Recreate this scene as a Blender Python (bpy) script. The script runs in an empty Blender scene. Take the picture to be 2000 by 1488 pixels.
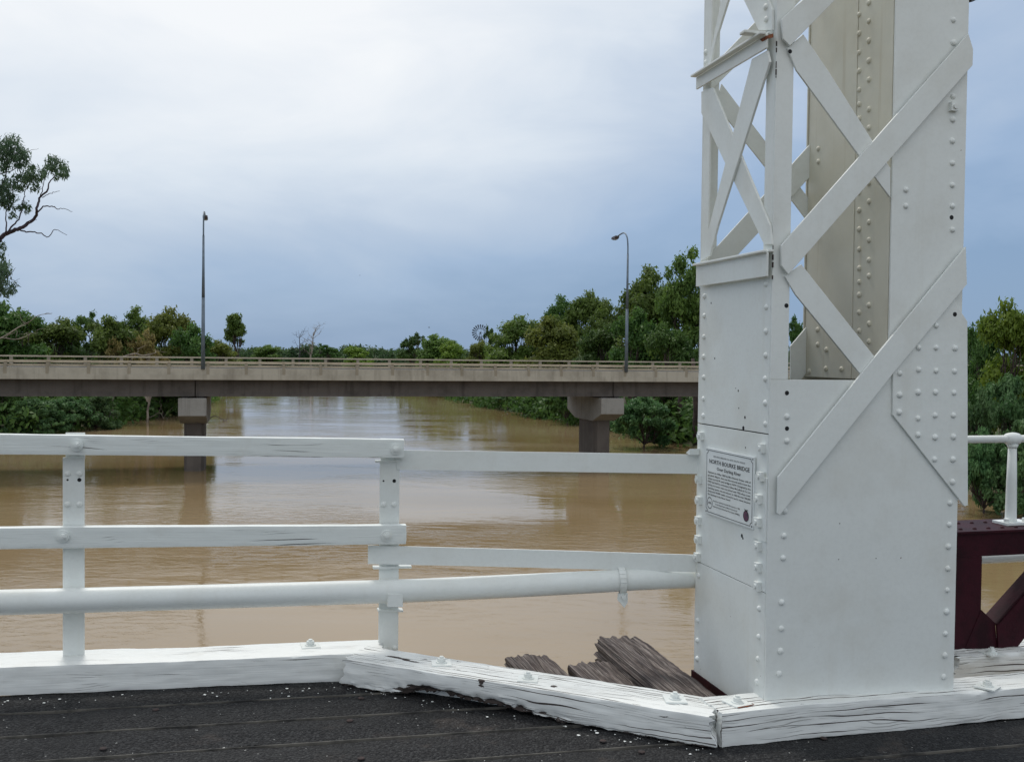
import bpy, bmesh, math, random
import numpy as np
from mathutils import Vector, Matrix, noise
PI = math.pi
SC = bpy.context.scene
COL = SC.collection

# ------------------------------------------------------------------ camera
EYE = 7.7                        # metres above the river
F = 1944.4                       # focal length in pixels of a 2000 px wide picture
PITCH = math.atan(50 / F)
ROLL = 0.0112
cam_d = bpy.data.cameras.new("Camera")
cam_d.sensor_width = 36.0
cam_d.lens = F * 36 / 2000
cam_d.clip_start = 0.05
cam_d.clip_end = 8000
cam = bpy.data.objects.new("Camera", cam_d)
COL.objects.link(cam)
CP = Vector((0, 0, EYE))
CR = Matrix.Rotation(PI / 2 - PITCH, 3, 'X') @ Matrix.Rotation(ROLL, 3, 'Z')
cam.matrix_world = Matrix.Translation(CP) @ CR.to_4x4()
SC.camera = cam

# ------------------------------------------------------------------ sun, sky, exposure
SUN_EL, SUN_AZ = math.radians(58), math.radians(-22)      # azimuth from +Y towards +X
sd = bpy.data.lights.new("sun", 'SUN')
sd.energy = 1.5
sd.angle = math.radians(14)
sd.color = (1.0, 0.955, 0.89)
sun = bpy.data.objects.new("sun", sd)
COL.objects.link(sun)
sv = Vector((math.sin(SUN_AZ) * math.cos(SUN_EL), math.cos(SUN_AZ) * math.cos(SUN_EL), math.sin(SUN_EL)))
sun.rotation_euler = sv.to_track_quat('Z', 'Y').to_euler()
sun.location = (0, 0, 40)

SC.view_settings.view_transform = 'Standard'
SC.view_settings.look = 'None'
SC.view_settings.exposure = 0.06
SC.view_settings.gamma = 1.0


class NT:
    """tiny node-tree helper"""
    def __init__(self, tree):
        self.t = tree
        self.n = tree.nodes
        self.l = tree.links

    def node(self, typ, **kw):
        n = self.n.new(typ)
        for k, v in kw.items():
            setattr(n, k, v)
        return n

    def set(self, sock, v):
        if isinstance(v, bpy.types.NodeSocket):
            self.l.new(v, sock)
        else:
            if sock.type == 'RGBA' and len(v) == 3:
                v = (*v, 1)
            sock.default_value = v

    def math(self, op, a, b=0.0, c=None, clamp=False):
        n = self.node('ShaderNodeMath', operation=op, use_clamp=clamp)
        self.set(n.inputs[0], a)
        self.set(n.inputs[1], b)
        if c is not None:
            self.set(n.inputs[2], c)
        return n.outputs[0]

    def mix(self, f, a, b, blend='MIX'):
        n = self.node('ShaderNodeMix', data_type='RGBA', blend_type=blend)
        n.clamp_factor = True
        self.set(n.inputs[0], f)
        self.set(n.inputs[6], a)
        self.set(n.inputs[7], b)
        return n.outputs[2]

    def noise(self, vec, scale, detail=3.0, rough=0.55, dist=0.0):
        n = self.node('ShaderNodeTexNoise')
        if vec is not None:
            self.l.new(vec, n.inputs['Vector'])
        n.inputs['Scale'].default_value = scale
        n.inputs['Detail'].default_value = detail
        n.inputs['Roughness'].default_value = rough
        n.inputs['Distortion'].default_value = dist
        return n.outputs['Fac']

    def mapping(self, vec, scale=(1, 1, 1), loc=(0, 0, 0), rot=(0, 0, 0)):
        n = self.node('ShaderNodeMapping')
        self.l.new(vec, n.inputs[0])
        n.inputs['Location'].default_value = loc
        n.inputs['Rotation'].default_value = rot
        n.inputs['Scale'].default_value = scale
        return n.outputs[0]

    def ramp(self, f, a, b):
        """smooth 0..1 between a and b"""
        n = self.node('ShaderNodeMapRange', interpolation_type='SMOOTHSTEP')
        self.set(n.inputs[0], f)
        n.inputs[1].default_value = a
        n.inputs[2].default_value = b
        return n.outputs[0]

    def bump(self, h, strength, dist, normal=None):
        n = self.node('ShaderNodeBump')
        self.l.new(h, n.inputs['Height'])
        self.set(n.inputs['Strength'], strength)
        n.inputs['Distance'].default_value = dist
        if normal is not None:
            self.l.new(normal, n.inputs['Normal'])
        return n.outputs[0]


world = bpy.data.worlds.new("World")
SC.world = world
world.use_nodes = True
W_ = NT(world.node_tree)
bg = next(n for n in W_.n if n.type == 'BACKGROUND')
sky = W_.node('ShaderNodeTexSky', sky_type='NISHITA')
sky.sun_disc = False
sky.sun_elevation = SUN_EL
sky.sun_rotation = SUN_AZ
tc = W_.node('ShaderNodeTexCoord')
gen = tc.outputs['Generated']
sep = W_.node('ShaderNodeSeparateXYZ')
W_.l.new(gen, sep.inputs[0])
# brightness round the veiled sun, darker blue-grey rain cloud low and to the right
bd = Vector((math.sin(math.radians(-22)) * math.cos(math.radians(36)), math.cos(math.radians(-22)) * math.cos(math.radians(36)), math.sin(math.radians(36))))
vd = W_.node('ShaderNodeVectorMath', operation='DOT_PRODUCT')
W_.l.new(gen, vd.inputs[0])
vd.inputs[1].default_value = bd
glow = W_.ramp(vd.outputs['Value'], 0.74, 0.985)
behind = W_.ramp(W_.math('MULTIPLY', sep.outputs[1], -1.0), -0.25, 0.6)
low = W_.ramp(sep.outputs[2], 0.24, -0.02)
stretch = W_.mapping(gen, scale=(1.0, 1.0, 2.6), rot=(0, 0.12, 0))
n1 = W_.noise(stretch, 1.5, 4, 0.5, 0.3)
n2 = W_.noise(stretch, 4.2, 5, 0.55, 0.4)
up = W_.ramp(sep.outputs[2], -0.04, 0.75)
fac = W_.math('ADD', W_.math('MULTIPLY', glow, 0.70), W_.math('MULTIPLY', up, 0.60))
fac = W_.math('ADD', fac, W_.math('MULTIPLY', behind, 0.42))
fac = W_.math('SUBTRACT', fac, W_.math('MULTIPLY', low, 0.17))
fac = W_.math('ADD', fac, 0.08)
fac = W_.math('ADD', fac, W_.math('MULTIPLY', W_.math('SUBTRACT', n1, 0.5), 0.62))
fac = W_.math('ADD', fac, W_.math('MULTIPLY', W_.math('SUBTRACT', n2, 0.5), 0.52), clamp=True)
cr = W_.node('ShaderNodeValToRGB')
W_.l.new(fac, cr.inputs[0])
els = cr.color_ramp.elements
els[0].position = 0.0
els[0].color = (0.225, 0.345, 0.53, 1)
els[1].position = 1.0
els[1].color = (0.93, 0.945, 0.955, 1)
for p, c in ((0.22, (0.325, 0.445, 0.63)), (0.45, (0.47, 0.565, 0.705)), (0.7, (0.70, 0.765, 0.84))):
    e = els.new(p)
    e.color = (*c, 1)
nish = W_.mix(1.0, sky.outputs[0], (0.1, 0.1, 0.1), 'MULTIPLY')
skycol = W_.mix(0.9, nish, cr.outputs[0])
W_.l.new(skycol, bg.inputs[0])
bg.inputs[1].default_value = 1.0

# ------------------------------------------------------------------ picture / plane geometry
TH = math.radians(14.7)
D0 = Vector((math.cos(TH), math.sin(TH), 0))         # along both bridges
N0 = Vector((-math.sin(TH), math.cos(TH), 0))        # across, away from the viewer
UP = Vector((0, 0, 1))


def ray(px, py):
    return CR @ Vector(((px - 1000) / F, -(py - 744) / F, -1))


def hit(px, py, pt, nrm):
    r = ray(px, py)
    return CP + r * ((pt - CP).dot(nrm) / r.dot(nrm))


def at(px, py, Y):
    r = ray(px, py)
    return CP + r * (Y / r.y)


# ------------------------------------------------------------------ object helpers
def tag(o, label=None, cat=None, group=None, kind=None):
    if label: o['label'] = label
    if cat: o['category'] = cat
    if group: o['group'] = group
    if kind: o['kind'] = kind
    return o


def thing(name, loc, label, cat, group=None, rz=0):
    o = bpy.data.objects.new(name, None)
    o.empty_display_size = 0.2
    COL.objects.link(o)
    o.location = loc
    o.rotation_euler = (0, 0, rz)
    o['wl'] = 0
    del o['wl']
    return tag(o, label, cat, group)


def wloc(o):
    v = Vector((0, 0, 0))
    while o is not None:
        v += o.location
        o = o.parent
    return v


class MB:
    """collects geometry in world coordinates; build() links it as one mesh"""
    def __init__(self):
        self.v = []
        self.f = []
        self.uv = []

    def add(self, vs, fs):
        b = len(self.v)
        self.v += [tuple(x) for x in vs]
        self.f += [tuple(b + i for i in q) for q in fs]
        return self

    def prism(self, poly, vec):
        n = len(poly)
        vec = Vector(vec)
        p = [Vector(q) for q in poly]
        # orient so that normals point outwards
        nr = Vector((0, 0, 0))
        for i in range(n):
            nr += p[i].cross(p[(i + 1) % n])
        if nr.dot(vec) > 0:
            p = p[::-1]
        fs = [tuple(range(n)), tuple(range(2 * n - 1, n - 1, -1))]
        fs += [(i, n + i, n + (i + 1) % n, (i + 1) % n) for i in range(n)]
        fs = [tuple(reversed(f)) if k >= 2 else f for k, f in enumerate(fs)]
        fs = [f if k < 2 else tuple(reversed(f)) for k, f in enumerate(fs)]
        return self.add(p + [q + vec for q in p], [fs[0], fs[1]] + [(i, (i + 1) % n, n + (i + 1) % n, n + i)[::-1] for i in range(n)])

    def box(self, o, ex, ey, ez):
        """corner o and three edge vectors"""
        o, ex, ey, ez = map(Vector, (o, ex, ey, ez))
        return self.prism([o, o + ex, o + ex + ey, o + ey], ez)

    def tube(self, pts, rad, n=10, cap=True):
        pts = [Vector(p) for p in pts]
        if not hasattr(rad, '__len__'):
            rad = [rad] * len(pts)
        vs, fs = [], []
        t0 = (pts[1] - pts[0]).normalized()
        a = t0.orthogonal().normalized()
        for i, p in enumerate(pts):
            t = (pts[min(i + 1, len(pts) - 1)] - pts[max(i - 1, 0)]).normalized()
            a = (a - t * a.dot(t)).normalized()
            b = t.cross(a)
            for k in range(n):
                q = 2 * PI * k / n
                vs.append(p + (a * math.cos(q) + b * math.sin(q)) * rad[i])
        for i in range(len(pts) - 1):
            for k in range(n):
                fs.append((i * n + k, i * n + (k + 1) % n, (i + 1) * n + (k + 1) % n, (i + 1) * n + k))
        if cap:
            fs.append(tuple(range(n - 1, -1, -1)))
            fs.append(tuple((len(pts) - 1) * n + k for k in range(n)))
        return self.add(vs, fs)

    def build(self, name, mat, parent=None, smooth=False, bevel=0.0, origin=None):
        me = bpy.data.meshes.new(name)
        off = wloc(parent) if parent is not None else Vector((0, 0, 0))
        o = bpy.data.objects.new(name, me)
        if origin is not None:
            o.location = Vector(origin) - off
            off = Vector(origin)
        me.from_pydata([(x[0] - off.x, x[1] - off.y, x[2] - off.z) for x in self.v], [], self.f)
        me.materials.append(mat)
        if smooth:
            me.polygons.foreach_set('use_smooth', [True] * len(me.polygons))
        me.update()
        COL.objects.link(o)
        o.parent = parent
        if bevel:
            m = o.modifiers.new('bevel', 'BEVEL')
            m.width = bevel
            m.segments = 2
            m.limit_method = 'ANGLE'
            m.angle_limit = math.radians(50)
        return o


def inst(me, name, mw, parent, mat=None):
    o = bpy.data.objects.new(name, me)
    COL.objects.link(o)
    o.parent = parent
    o.matrix_local = Matrix.Translation(-wloc(parent)) @ mw if parent is not None else mw
    return o


def frame(p, x, y, z, s=1.0):
    m = Matrix((x, y, z)).transposed().to_4x4()
    return Matrix.Translation(p) @ m @ Matrix.Scale(s, 4)


# ------------------------------------------------------------------ materials
def mat(name, build, **kw):
    m = bpy.data.materials.new(name)
    m.use_nodes = True
    nt = NT(m.node_tree)
    p = next(n for n in nt.n if n.type == 'BSDF_PRINCIPLED')
    build(nt, p, **kw)
    return m


def pos(nt):
    return nt.node('ShaderNodeNewGeometry').outputs['Position']


def uvv(nt):
    return nt.node('ShaderNodeTexCoord').outputs['UV']


def m_paint(nt, p, base=(0.765, 0.80, 0.78), stain=(0.5, 0.47, 0.38), amt=0.25, rough=0.42, streak=False, chips=True):
    g = pos(nt)
    n = nt.noise(g, 3.0, 5, 0.6)
    c = nt.mix(nt.math('MULTIPLY', nt.ramp(n, 0.42, 0.75), amt), base, stain)
    fine = nt.noise(g, 55, 4, 0.6)
    c = nt.mix(nt.math('MULTIPLY', nt.ramp(fine, 0.4, 0.7), 0.10), c, (0.5, 0.52, 0.5))
    drip = nt.noise(nt.mapping(g, scale=(16, 16, 0.7)), 1.0, 4, 0.6)
    c = nt.mix(nt.math('MULTIPLY', nt.ramp(drip, 0.55, 0.78), 0.6 if streak else 0.12), c, (0.44, 0.38, 0.25) if streak else (0.5, 0.47, 0.38))
    if chips:
        v = nt.noise(g, 34, 2, 0.5)
        c = nt.mix(nt.ramp(v, 0.795, 0.81), c, (0.10, 0.045, 0.03))
    nt.set(p.inputs['Base Color'], c)
    nt.set(p.inputs['Roughness'], nt.math('ADD', nt.math('MULTIPLY', n, 0.3), rough - 0.12))
    big = nt.noise(g, 5.0, 2, 0.5)
    h = nt.math('ADD', nt.math('MULTIPLY', big, 1.6), nt.math('MULTIPLY', fine, 0.16))
    nt.set(p.inputs['Normal'], nt.bump(h, 0.35, 0.006))


def m_timber(nt, p, peel=0.66, crack=1.0, base=(0.79, 0.81, 0.79)):
    """flaking white paint over old hardwood; uv = metres along and around the beam"""
    u = uvv(nt)
    # long drying cracks, two sizes
    sx = nt.node('ShaderNodeSeparateXYZ')
    nt.l.new(u, sx.inputs[0])

    def cracks(freq, warp, wsc, wdt, lo, hi, gs, loc):
        w = nt.noise(nt.mapping(u, scale=wsc, loc=loc), 1.0, 3, 0.5)
        t = nt.math('ADD', nt.math('MULTIPLY', sx.outputs[1], freq), nt.math('MULTIPLY', w, warp))
        f = nt.math('ABSOLUTE', nt.math('SUBTRACT', nt.math('FRACT', t), 0.5))
        gate = nt.ramp(nt.noise(nt.mapping(u, scale=gs, loc=loc), 1.0, 3, 0.55), lo, hi)
        line = nt.math('LESS_THAN', f, nt.math('MULTIPLY', gate, wdt))
        return nt.math('MULTIPLY', line, nt.math('GREATER_THAN', gate, 0.02))
    c1 = cracks(34, 4.5, (0.9, 5, 1), 0.085, 0.54 - 0.10 * crack, 0.68 - 0.10 * crack, (1.3, 9, 1), (0, 0, 0))
    c2 = cracks(85, 8.0, (1.4, 5, 1), 0.11, 0.58 - 0.08 * crack, 0.72 - 0.08 * crack, (3.0, 16, 1), (4, 9, 0))
    cr_ = nt.math('MAXIMUM', c1, nt.math('MULTIPLY', c2, 0.45))
    # knocked-off paint
    b = nt.noise(nt.mapping(u, scale=(9, 40, 1), loc=(7, 2, 0)), 1.0, 7, 0.7, 0.2)
    pl = nt.ramp(b, peel + 0.03, peel + 0.05)
    at_ = nt.node('ShaderNodeAttribute', attribute_name='rot')
    rot = nt.ramp(nt.math('ADD', at_.outputs['Fac'], nt.math('MULTIPLY', nt.math('SUBTRACT', nt.noise(nt.mapping(u, scale=(14, 50, 1)), 1.0, 5, 0.65), 0.5), 1.3)), 0.45, 0.52)
    bare = nt.math('MAXIMUM', nt.math('MAXIMUM', cr_, pl), rot)
    g = nt.noise(nt.mapping(u, scale=(3, 130, 1)), 1.0, 5, 0.65)
    dirt = nt.noise(u, 6, 5, 0.65)
    c = nt.mix(nt.math('MULTIPLY', nt.ramp(dirt, 0.5, 0.8), 0.3), base, (0.52, 0.49, 0.42))
    c = nt.mix(nt.math('MULTIPLY', nt.ramp(g, 0.52, 0.72), 0.22), c, (0.42, 0.41, 0.38))
    dark = nt.mix(g, (0.018, 0.013, 0.013), (0.09, 0.07, 0.06))
    c = nt.mix(bare, c, dark)
    nt.set(p.inputs['Base Color'], c)
    nt.set(p.inputs['Roughness'], nt.math('ADD', 0.5, nt.math('MULTIPLY', bare, 0.4)))
    h = nt.math('SUBTRACT', nt.math('MULTIPLY', g, 0.5), nt.math('MULTIPLY', bare, 1.3))
    nt.set(p.inputs['Normal'], nt.bump(h, 0.8, 0.004))


def m_oldwood(nt, p):
    u = uvv(nt)
    a = nt.noise(nt.mapping(u, scale=(2.6, 150, 1)), 1.0, 6, 0.7, 0.5)
    b = nt.noise(nt.mapping(u, scale=(6, 30, 1)), 1.0, 4, 0.6)
    cr_ = nt.node('ShaderNodeValToRGB')
    nt.l.new(a, cr_.inputs[0])
    e = cr_.color_ramp.elements
    e[0].position = 0.36; e[0].color = (0.012, 0.009, 0.009, 1)
    e[1].position = 0.70; e[1].color = (0.42, 0.37, 0.33, 1)
    x = e.new(0.5); x.color = (0.10, 0.078, 0.07, 1)
    c = nt.mix(nt.math('MULTIPLY', nt.ramp(b, 0.45, 0.7), 0.5), cr_.outputs[0], (0.07, 0.045, 0.04))
    nt.set(p.inputs['Base Color'], c)
    p.inputs['Roughness'].default_value = 0.85
    nt.set(p.inputs['Normal'], nt.bump(a, 1.0, 0.012))


def m_bitumen(nt, p):
    g = pos(nt)
    v = nt.node('ShaderNodeTexVoronoi')
    nt.l.new(g, v.inputs['Vector'])
    v.inputs['Scale'].default_value = 85
    cell = nt.node('ShaderNodeSeparateColor')
    nt.l.new(v.outputs['Color'], cell.inputs[0])
    sp = nt.noise(g, 160, 3, 0.7)
    patch = nt.noise(g, 2.6, 5, 0.6)
    c = nt.mix(nt.ramp(cell.outputs[0], 0.2, 1.0), (0.007, 0.007, 0.008), (0.040, 0.041, 0.042))
    c = nt.mix(nt.ramp(v.outputs['Distance'], 0.35, 0.75), c, (0.006, 0.006, 0.007))
    c = nt.mix(nt.ramp(sp, 0.60, 0.70), c, (0.10, 0.10, 0.097))
    c = nt.mix(nt.math('MULTIPLY', nt.ramp(patch, 0.48, 0.66), 0.5), c, (0.016, 0.016, 0.016))
    brown = nt.noise(nt.mapping(g, loc=(5, 5, 5)), 2.2, 6, 0.65)
    c = nt.mix(nt.math('MULTIPLY', nt.ramp(brown, 0.60, 0.74), 0.4), c, (0.12, 0.095, 0.08))
    fl = nt.noise(g, 46, 2, 0.5)
    c = nt.mix(nt.ramp(fl, 0.745, 0.76), c, (0.6, 0.6, 0.57))
    nt.set(p.inputs['Base Color'], c)
    p.inputs['Roughness'].default_value = 0.75
    p.inputs['Specular IOR Level'].default_value = 0.3
    h = nt.math('ADD', nt.math('MULTIPLY', v.outputs['Distance'], -1.6), nt.math('MULTIPLY', patch, 2.0))
    nt.set(p.inputs['Normal'], nt.bump(h, 1.0, 0.006))


def m_plain(nt, p, base=(0.5, 0.5, 0.5), base2=None, scale=4.0, rough=0.6, metal=0.0, bump=0.2, dist=0.01):
    g = pos(nt)
    n = nt.noise(g, scale, 5, 0.6)
    b2 = base2 if base2 else tuple(x * 0.7 for x in base)
    nt.set(p.inputs['Base Color'], nt.mix(nt.ramp(n, 0.35, 0.68), base, b2))
    p.inputs['Roughness'].default_value = rough
    p.inputs['Metallic'].default_value = metal
    if bump:
        nt.set(p.inputs['Normal'], nt.bump(nt.noise(g, scale * 6, 4, 0.6), bump, dist))


def m_maroon(nt, p):
    m_plain(nt, p, base=(0.036, 0.004, 0.010), base2=(0.018, 0.003, 0.006), scale=8, rough=0.6)
    p.inputs['Specular IOR Level'].default_value = 0.18


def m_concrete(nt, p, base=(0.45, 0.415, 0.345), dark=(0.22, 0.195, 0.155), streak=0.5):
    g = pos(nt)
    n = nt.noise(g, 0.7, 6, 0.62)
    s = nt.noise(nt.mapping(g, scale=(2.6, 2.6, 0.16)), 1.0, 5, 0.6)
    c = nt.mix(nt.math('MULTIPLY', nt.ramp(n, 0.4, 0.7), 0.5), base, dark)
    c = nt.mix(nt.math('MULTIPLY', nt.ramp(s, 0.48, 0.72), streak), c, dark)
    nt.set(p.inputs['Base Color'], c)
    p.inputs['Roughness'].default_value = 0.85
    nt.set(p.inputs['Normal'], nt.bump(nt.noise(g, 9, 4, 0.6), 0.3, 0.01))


def m_water(nt, p):
    g = pos(nt)
    big = nt.noise(nt.mapping(g, scale=(0.02, 0.045, 1)), 1.0, 4, 0.55, 0.6)
    c = nt.mix(nt.ramp(big, 0.35, 0.7), (0.225, 0.155, 0.072), (0.305, 0.225, 0.132))
    nt.set(p.inputs['Base Color'], c)
    p.inputs['Roughness'].default_value = 0.035
    p.inputs['IOR'].default_value = 1.36
    p.inputs['Specular IOR Level'].default_value = 0.5
    cd = nt.node('ShaderNodeCameraData')
    # ripple trains, stronger in patches where the current boils
    patch = nt.ramp(nt.noise(nt.mapping(g, scale=(0.06, 0.11, 1)), 1.0, 3, 0.5, 0.8), 0.40, 0.62)
    r1 = nt.noise(nt.mapping(g, scale=(1.3, 2.7, 1), rot=(0, 0, 0.3)), 1.0, 4, 0.62, 0.9)
    r2 = nt.noise(nt.mapping(g, scale=(0.16, 0.34, 1), rot=(0, 0, -0.1)), 1.0, 3, 0.5, 1.0)
    amp = nt.math('ADD', 0.05, nt.math('MULTIPLY', patch, 0.30))
    h = nt.math('ADD', nt.math('MULTIPLY', r1, amp), nt.math('MULTIPLY', r2, 0.45))
    nt.set(p.inputs['Normal'], nt.bump(h, 0.28, 0.16))


def m_ground(nt, p):
    g = pos(nt)
    n = nt.noise(g, 0.15, 6, 0.65)
    f = nt.noise(g, 2.5, 5, 0.65)
    c = nt.mix(nt.ramp(n, 0.4, 0.62), (0.11, 0.10, 0.05), (0.055, 0.085, 0.025))
    c = nt.mix(nt.math('MULTIPLY', nt.ramp(f, 0.45, 0.7), 0.6), c, (0.15, 0.115, 0.065))
    nt.set(p.inputs['Base Color'], c)
    p.inputs['Roughness'].default_value = 0.95
    nt.set(p.inputs['Normal'], nt.bump(f, 0.8, 0.15))


def m_leaf(nt, p, a=(0.035, 0.085, 0.016), b=(0.10, 0.155, 0.03), var=0.3):
    at_ = nt.node('ShaderNodeAttribute', attribute_name='tint')
    oi = nt.node('ShaderNodeObjectInfo')
    c = nt.mix(at_.outputs['Fac'], a, b)
    hs = nt.node('ShaderNodeHueSaturation')
    nt.l.new(c, hs.inputs['Color'])
    nt.set(hs.inputs['Hue'], nt.math('ADD', 0.5 - 0.03 * var, nt.math('MULTIPLY', oi.outputs['Random'], 0.06 * var)))
    nt.set(hs.inputs['Value'], nt.math('ADD', 1 - 0.5 * var, nt.math('MULTIPLY', oi.outputs['Random'], 1.0 * var)))
    nt.set(p.inputs['Base Color'], hs.outputs[0])
    p.inputs['Roughness'].default_value = 0.55
    p.inputs['Specular IOR Level'].default_value = 0.35
    out = next(n for n in nt.n if n.type == 'OUTPUT_MATERIAL')
    tr = nt.node('ShaderNodeBsdfTranslucent')
    nt.l.new(hs.outputs[0], tr.inputs[0])
    ms = nt.node('ShaderNodeMixShader')
    ms.inputs[0].default_value = 0.45
    nt.l.new(p.outputs[0], ms.inputs[1])
    nt.l.new(tr.outputs[0], ms.inputs[2])
    nt.l.new(ms.outputs[0], out.inputs[0])


M = dict(
    steel=mat('white_paint_steel', m_paint),
    steel_rail=mat('white_paint_rail', m_paint, amt=0.2),
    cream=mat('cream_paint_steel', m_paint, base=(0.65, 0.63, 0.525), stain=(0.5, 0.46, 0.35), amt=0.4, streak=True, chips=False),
    kerb=mat('flaking_white_timber', m_timber, peel=0.655, crack=0.85),
    kerb_good=mat('painted_kerb_timber', m_timber, peel=0.70, crack=-0.2),
    kerb_bad=mat('badly_flaking_timber', m_timber, peel=0.625, crack=1.0),
    railwood=mat('painted_rail_timber', m_timber, peel=0.72, crack=-0.2, base=(0.745, 0.785, 0.765)),
    oldwood=mat('weathered_hardwood', m_oldwood),
    bitumen=mat('bitumen_coated_plank', m_bitumen),
    joint=mat('plank_joint_strip', m_plain, base=(0.15, 0.14, 0.12), base2=(0.02, 0.02, 0.02), scale=6, rough=0.8),
    maroon=mat('maroon_paint', m_maroon),
    black=mat('recess_shade_black', m_plain, base=(0.01, 0.01, 0.012), scale=5, rough=0.8, bump=0),  # flat black in place of the shade inside holes and seams
    rust=mat('rust', m_plain, base=(0.26, 0.075, 0.02), base2=(0.09, 0.03, 0.02), scale=60, rough=0.9),
    rustbolt=mat('rusty_spike', m_plain, base=(0.045, 0.026, 0.023), base2=(0.02, 0.015, 0.015), scale=60, rough=0.8),
    conc_l=mat('pale_concrete', m_concrete),
    conc_r=mat('rail_concrete', m_concrete, base=(0.52, 0.45, 0.34), dark=(0.28, 0.23, 0.16), streak=0.3),
    conc_post=mat('post_concrete', m_concrete, base=(0.33, 0.29, 0.225), dark=(0.2, 0.17, 0.12), streak=0.4),
    conc_d=mat('shaded_stained_girder_concrete', m_concrete, base=(0.12, 0.105, 0.095), dark=(0.04, 0.034, 0.031), streak=0.5),  # dark stains plus the shade under the slab, both in the colour
    conc_p=mat('pier_concrete', m_concrete, base=(0.30, 0.29, 0.27), dark=(0.13, 0.12, 0.105), streak=0.45),
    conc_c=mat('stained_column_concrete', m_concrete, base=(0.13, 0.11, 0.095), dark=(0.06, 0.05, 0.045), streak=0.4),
    asphalt=mat('asphalt', m_plain, base=(0.06, 0.058, 0.055), scale=3, rough=0.9),
    galv=mat('galvanised_steel', m_plain, base=(0.15, 0.19, 0.23), base2=(0.11, 0.14, 0.17), scale=3, rough=0.5, metal=0.3, bump=0),
    lamp=mat('lamp_housing', m_plain, base=(0.10, 0.08, 0.09), scale=3, rough=0.5, bump=0),
    glass=mat('lamp_lens', m_plain, base=(0.6, 0.6, 0.58), scale=3, rough=0.2, bump=0),
    iron=mat('dark_iron', m_plain, base=(0.05, 0.06, 0.08), scale=3, rough=0.6, bump=0),
    water=mat('muddy_river', m_water),
    ground=mat('bank_soil_and_grass', m_ground),
    bark=mat('gum_bark', m_plain, base=(0.085, 0.06, 0.05), base2=(0.03, 0.022, 0.02), scale=1.4, rough=0.9, bump=0.5, dist=0.05),
    pale_bark=mat('pale_bark', m_plain, base=(0.36, 0.31, 0.26), base2=(0.15, 0.12, 0.10), scale=1.4, rough=0.9, bump=0.3, dist=0.03),
    limb=mat('dark_limb_bark', m_plain, base=(0.05, 0.035, 0.05), base2=(0.03, 0.02, 0.025), scale=6, rough=0.8),
    leaf=mat('gum_leaves', m_leaf, a=(0.06, 0.115, 0.022), b=(0.185, 0.27, 0.055), var=0.4),
    leaf_dark=mat('dark_leaves', m_leaf, a=(0.04, 0.10, 0.022), b=(0.115, 0.20, 0.045), var=0.35),
    leaf_light=mat('bright_leaves', m_leaf, a=(0.10, 0.19, 0.02), b=(0.22, 0.32, 0.045), var=0.3),
    leaf_olive=mat('olive_leaves', m_leaf, a=(0.085, 0.125, 0.022), b=(0.235, 0.27, 0.055), var=0.25),
    leaf_yellow=mat('yellowing_leaves', m_leaf, a=(0.19, 0.17, 0.05), b=(0.42, 0.36, 0.14), var=0.2),
    leaf_blue=mat('willow_leaves', m_leaf, a=(0.05, 0.125, 0.042), b=(0.15, 0.26, 0.10), var=0.4),
    leaf_near=mat('near_gum_leaves', m_leaf, a=(0.035, 0.07, 0.035), b=(0.12, 0.20, 0.11), var=0.0),
    leaf_far=mat('far_wood_leaves', m_leaf, a=(0.035, 0.08, 0.035), b=(0.10, 0.165, 0.055), var=0.0),
    feather=mat('dark_feathers', m_plain, base=(0.05, 0.05, 0.055), scale=9, rough=0.8, bump=0),
)

# ------------------------------------------------------------------ river, ground
EDGE_Y = [-3000, -60, 0, 28, 48, 63, 85, 98, 112, 118, 148, 178, 215, 300, 420, 600, 3000]
EDGE_L = [-40, -30, -22, -20, -27, -36, -46, -42, -42, -42, -46, -54, -58, -48, -30, 10, 600]
EDGE_R = [60, 45, 30, 25, 24.5, 25, 15, 12, 8.5, 5, -4, -12, -27, -13, 20, 90, 900]


def river_h(x, y):
    xl = np.interp(y, EDGE_Y, EDGE_L)
    xr = np.interp(y, EDGE_Y, EDGE_R)
    d = np.maximum(x - xr, xl - x)          # > 0 outside the channel
    return np.where(d > 0, 0.10 + 2.6 * (1 - np.exp(-d / 40.0)) , -0.2 - np.minimum(-d * 0.35, 4.0))


def build_ground():
    g1 = np.concatenate([[-3500, -1800, -900, -500], np.arange(-300, 301, 4.0), [500, 900, 1800, 3500]])
    g2 = np.concatenate([[-3500, -1200, -400, -120], np.arange(-40, 520, 4.0), [700, 1000, 1800, 3500, 5500]])
    X, Y = np.meshgrid(g1, g2)
    Z = river_h(X, Y)
    rng = np.random.RandomState(3)
    Z = Z + np.where(Z > 0, 0.25 * rng.rand(*Z.shape) * np.minimum(1, Z), 0)
    n1, n2 = len(g1), len(g2)
    vs = np.stack([X, Y, Z], -1).reshape(-1, 3)
    idx = np.arange(n1 * n2).reshape(n2, n1)
    fs = np.stack([idx[:-1, :-1], idx[:-1, 1:], idx[1:, 1:], idx[1:, :-1]], -1).reshape(-1, 4)
    me = bpy.data.meshes.new('ground')
    me.from_pydata(vs.tolist(), [], fs.tolist())
    me.materials.append(M['ground'])
    me.polygons.foreach_set('use_smooth', [True] * len(me.polygons))
    o = bpy.data.objects.new('ground', me)
    COL.objects.link(o)
    tag(o, kind='structure')


build_ground()
mb = MB()
mb.add([(-3500, -3500, 0), (3500, -3500, 0), (3500, 5500, 0), (-3500, 5500, 0)], [(0, 1, 2, 3)])
tag(mb.build('water', M['water']), kind='structure')

# ------------------------------------------------------------------ lift tower
ZC = 4.2
C0 = CP + ray(1505, 744) * ZC                 # on the near left corner line of the tower


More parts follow.
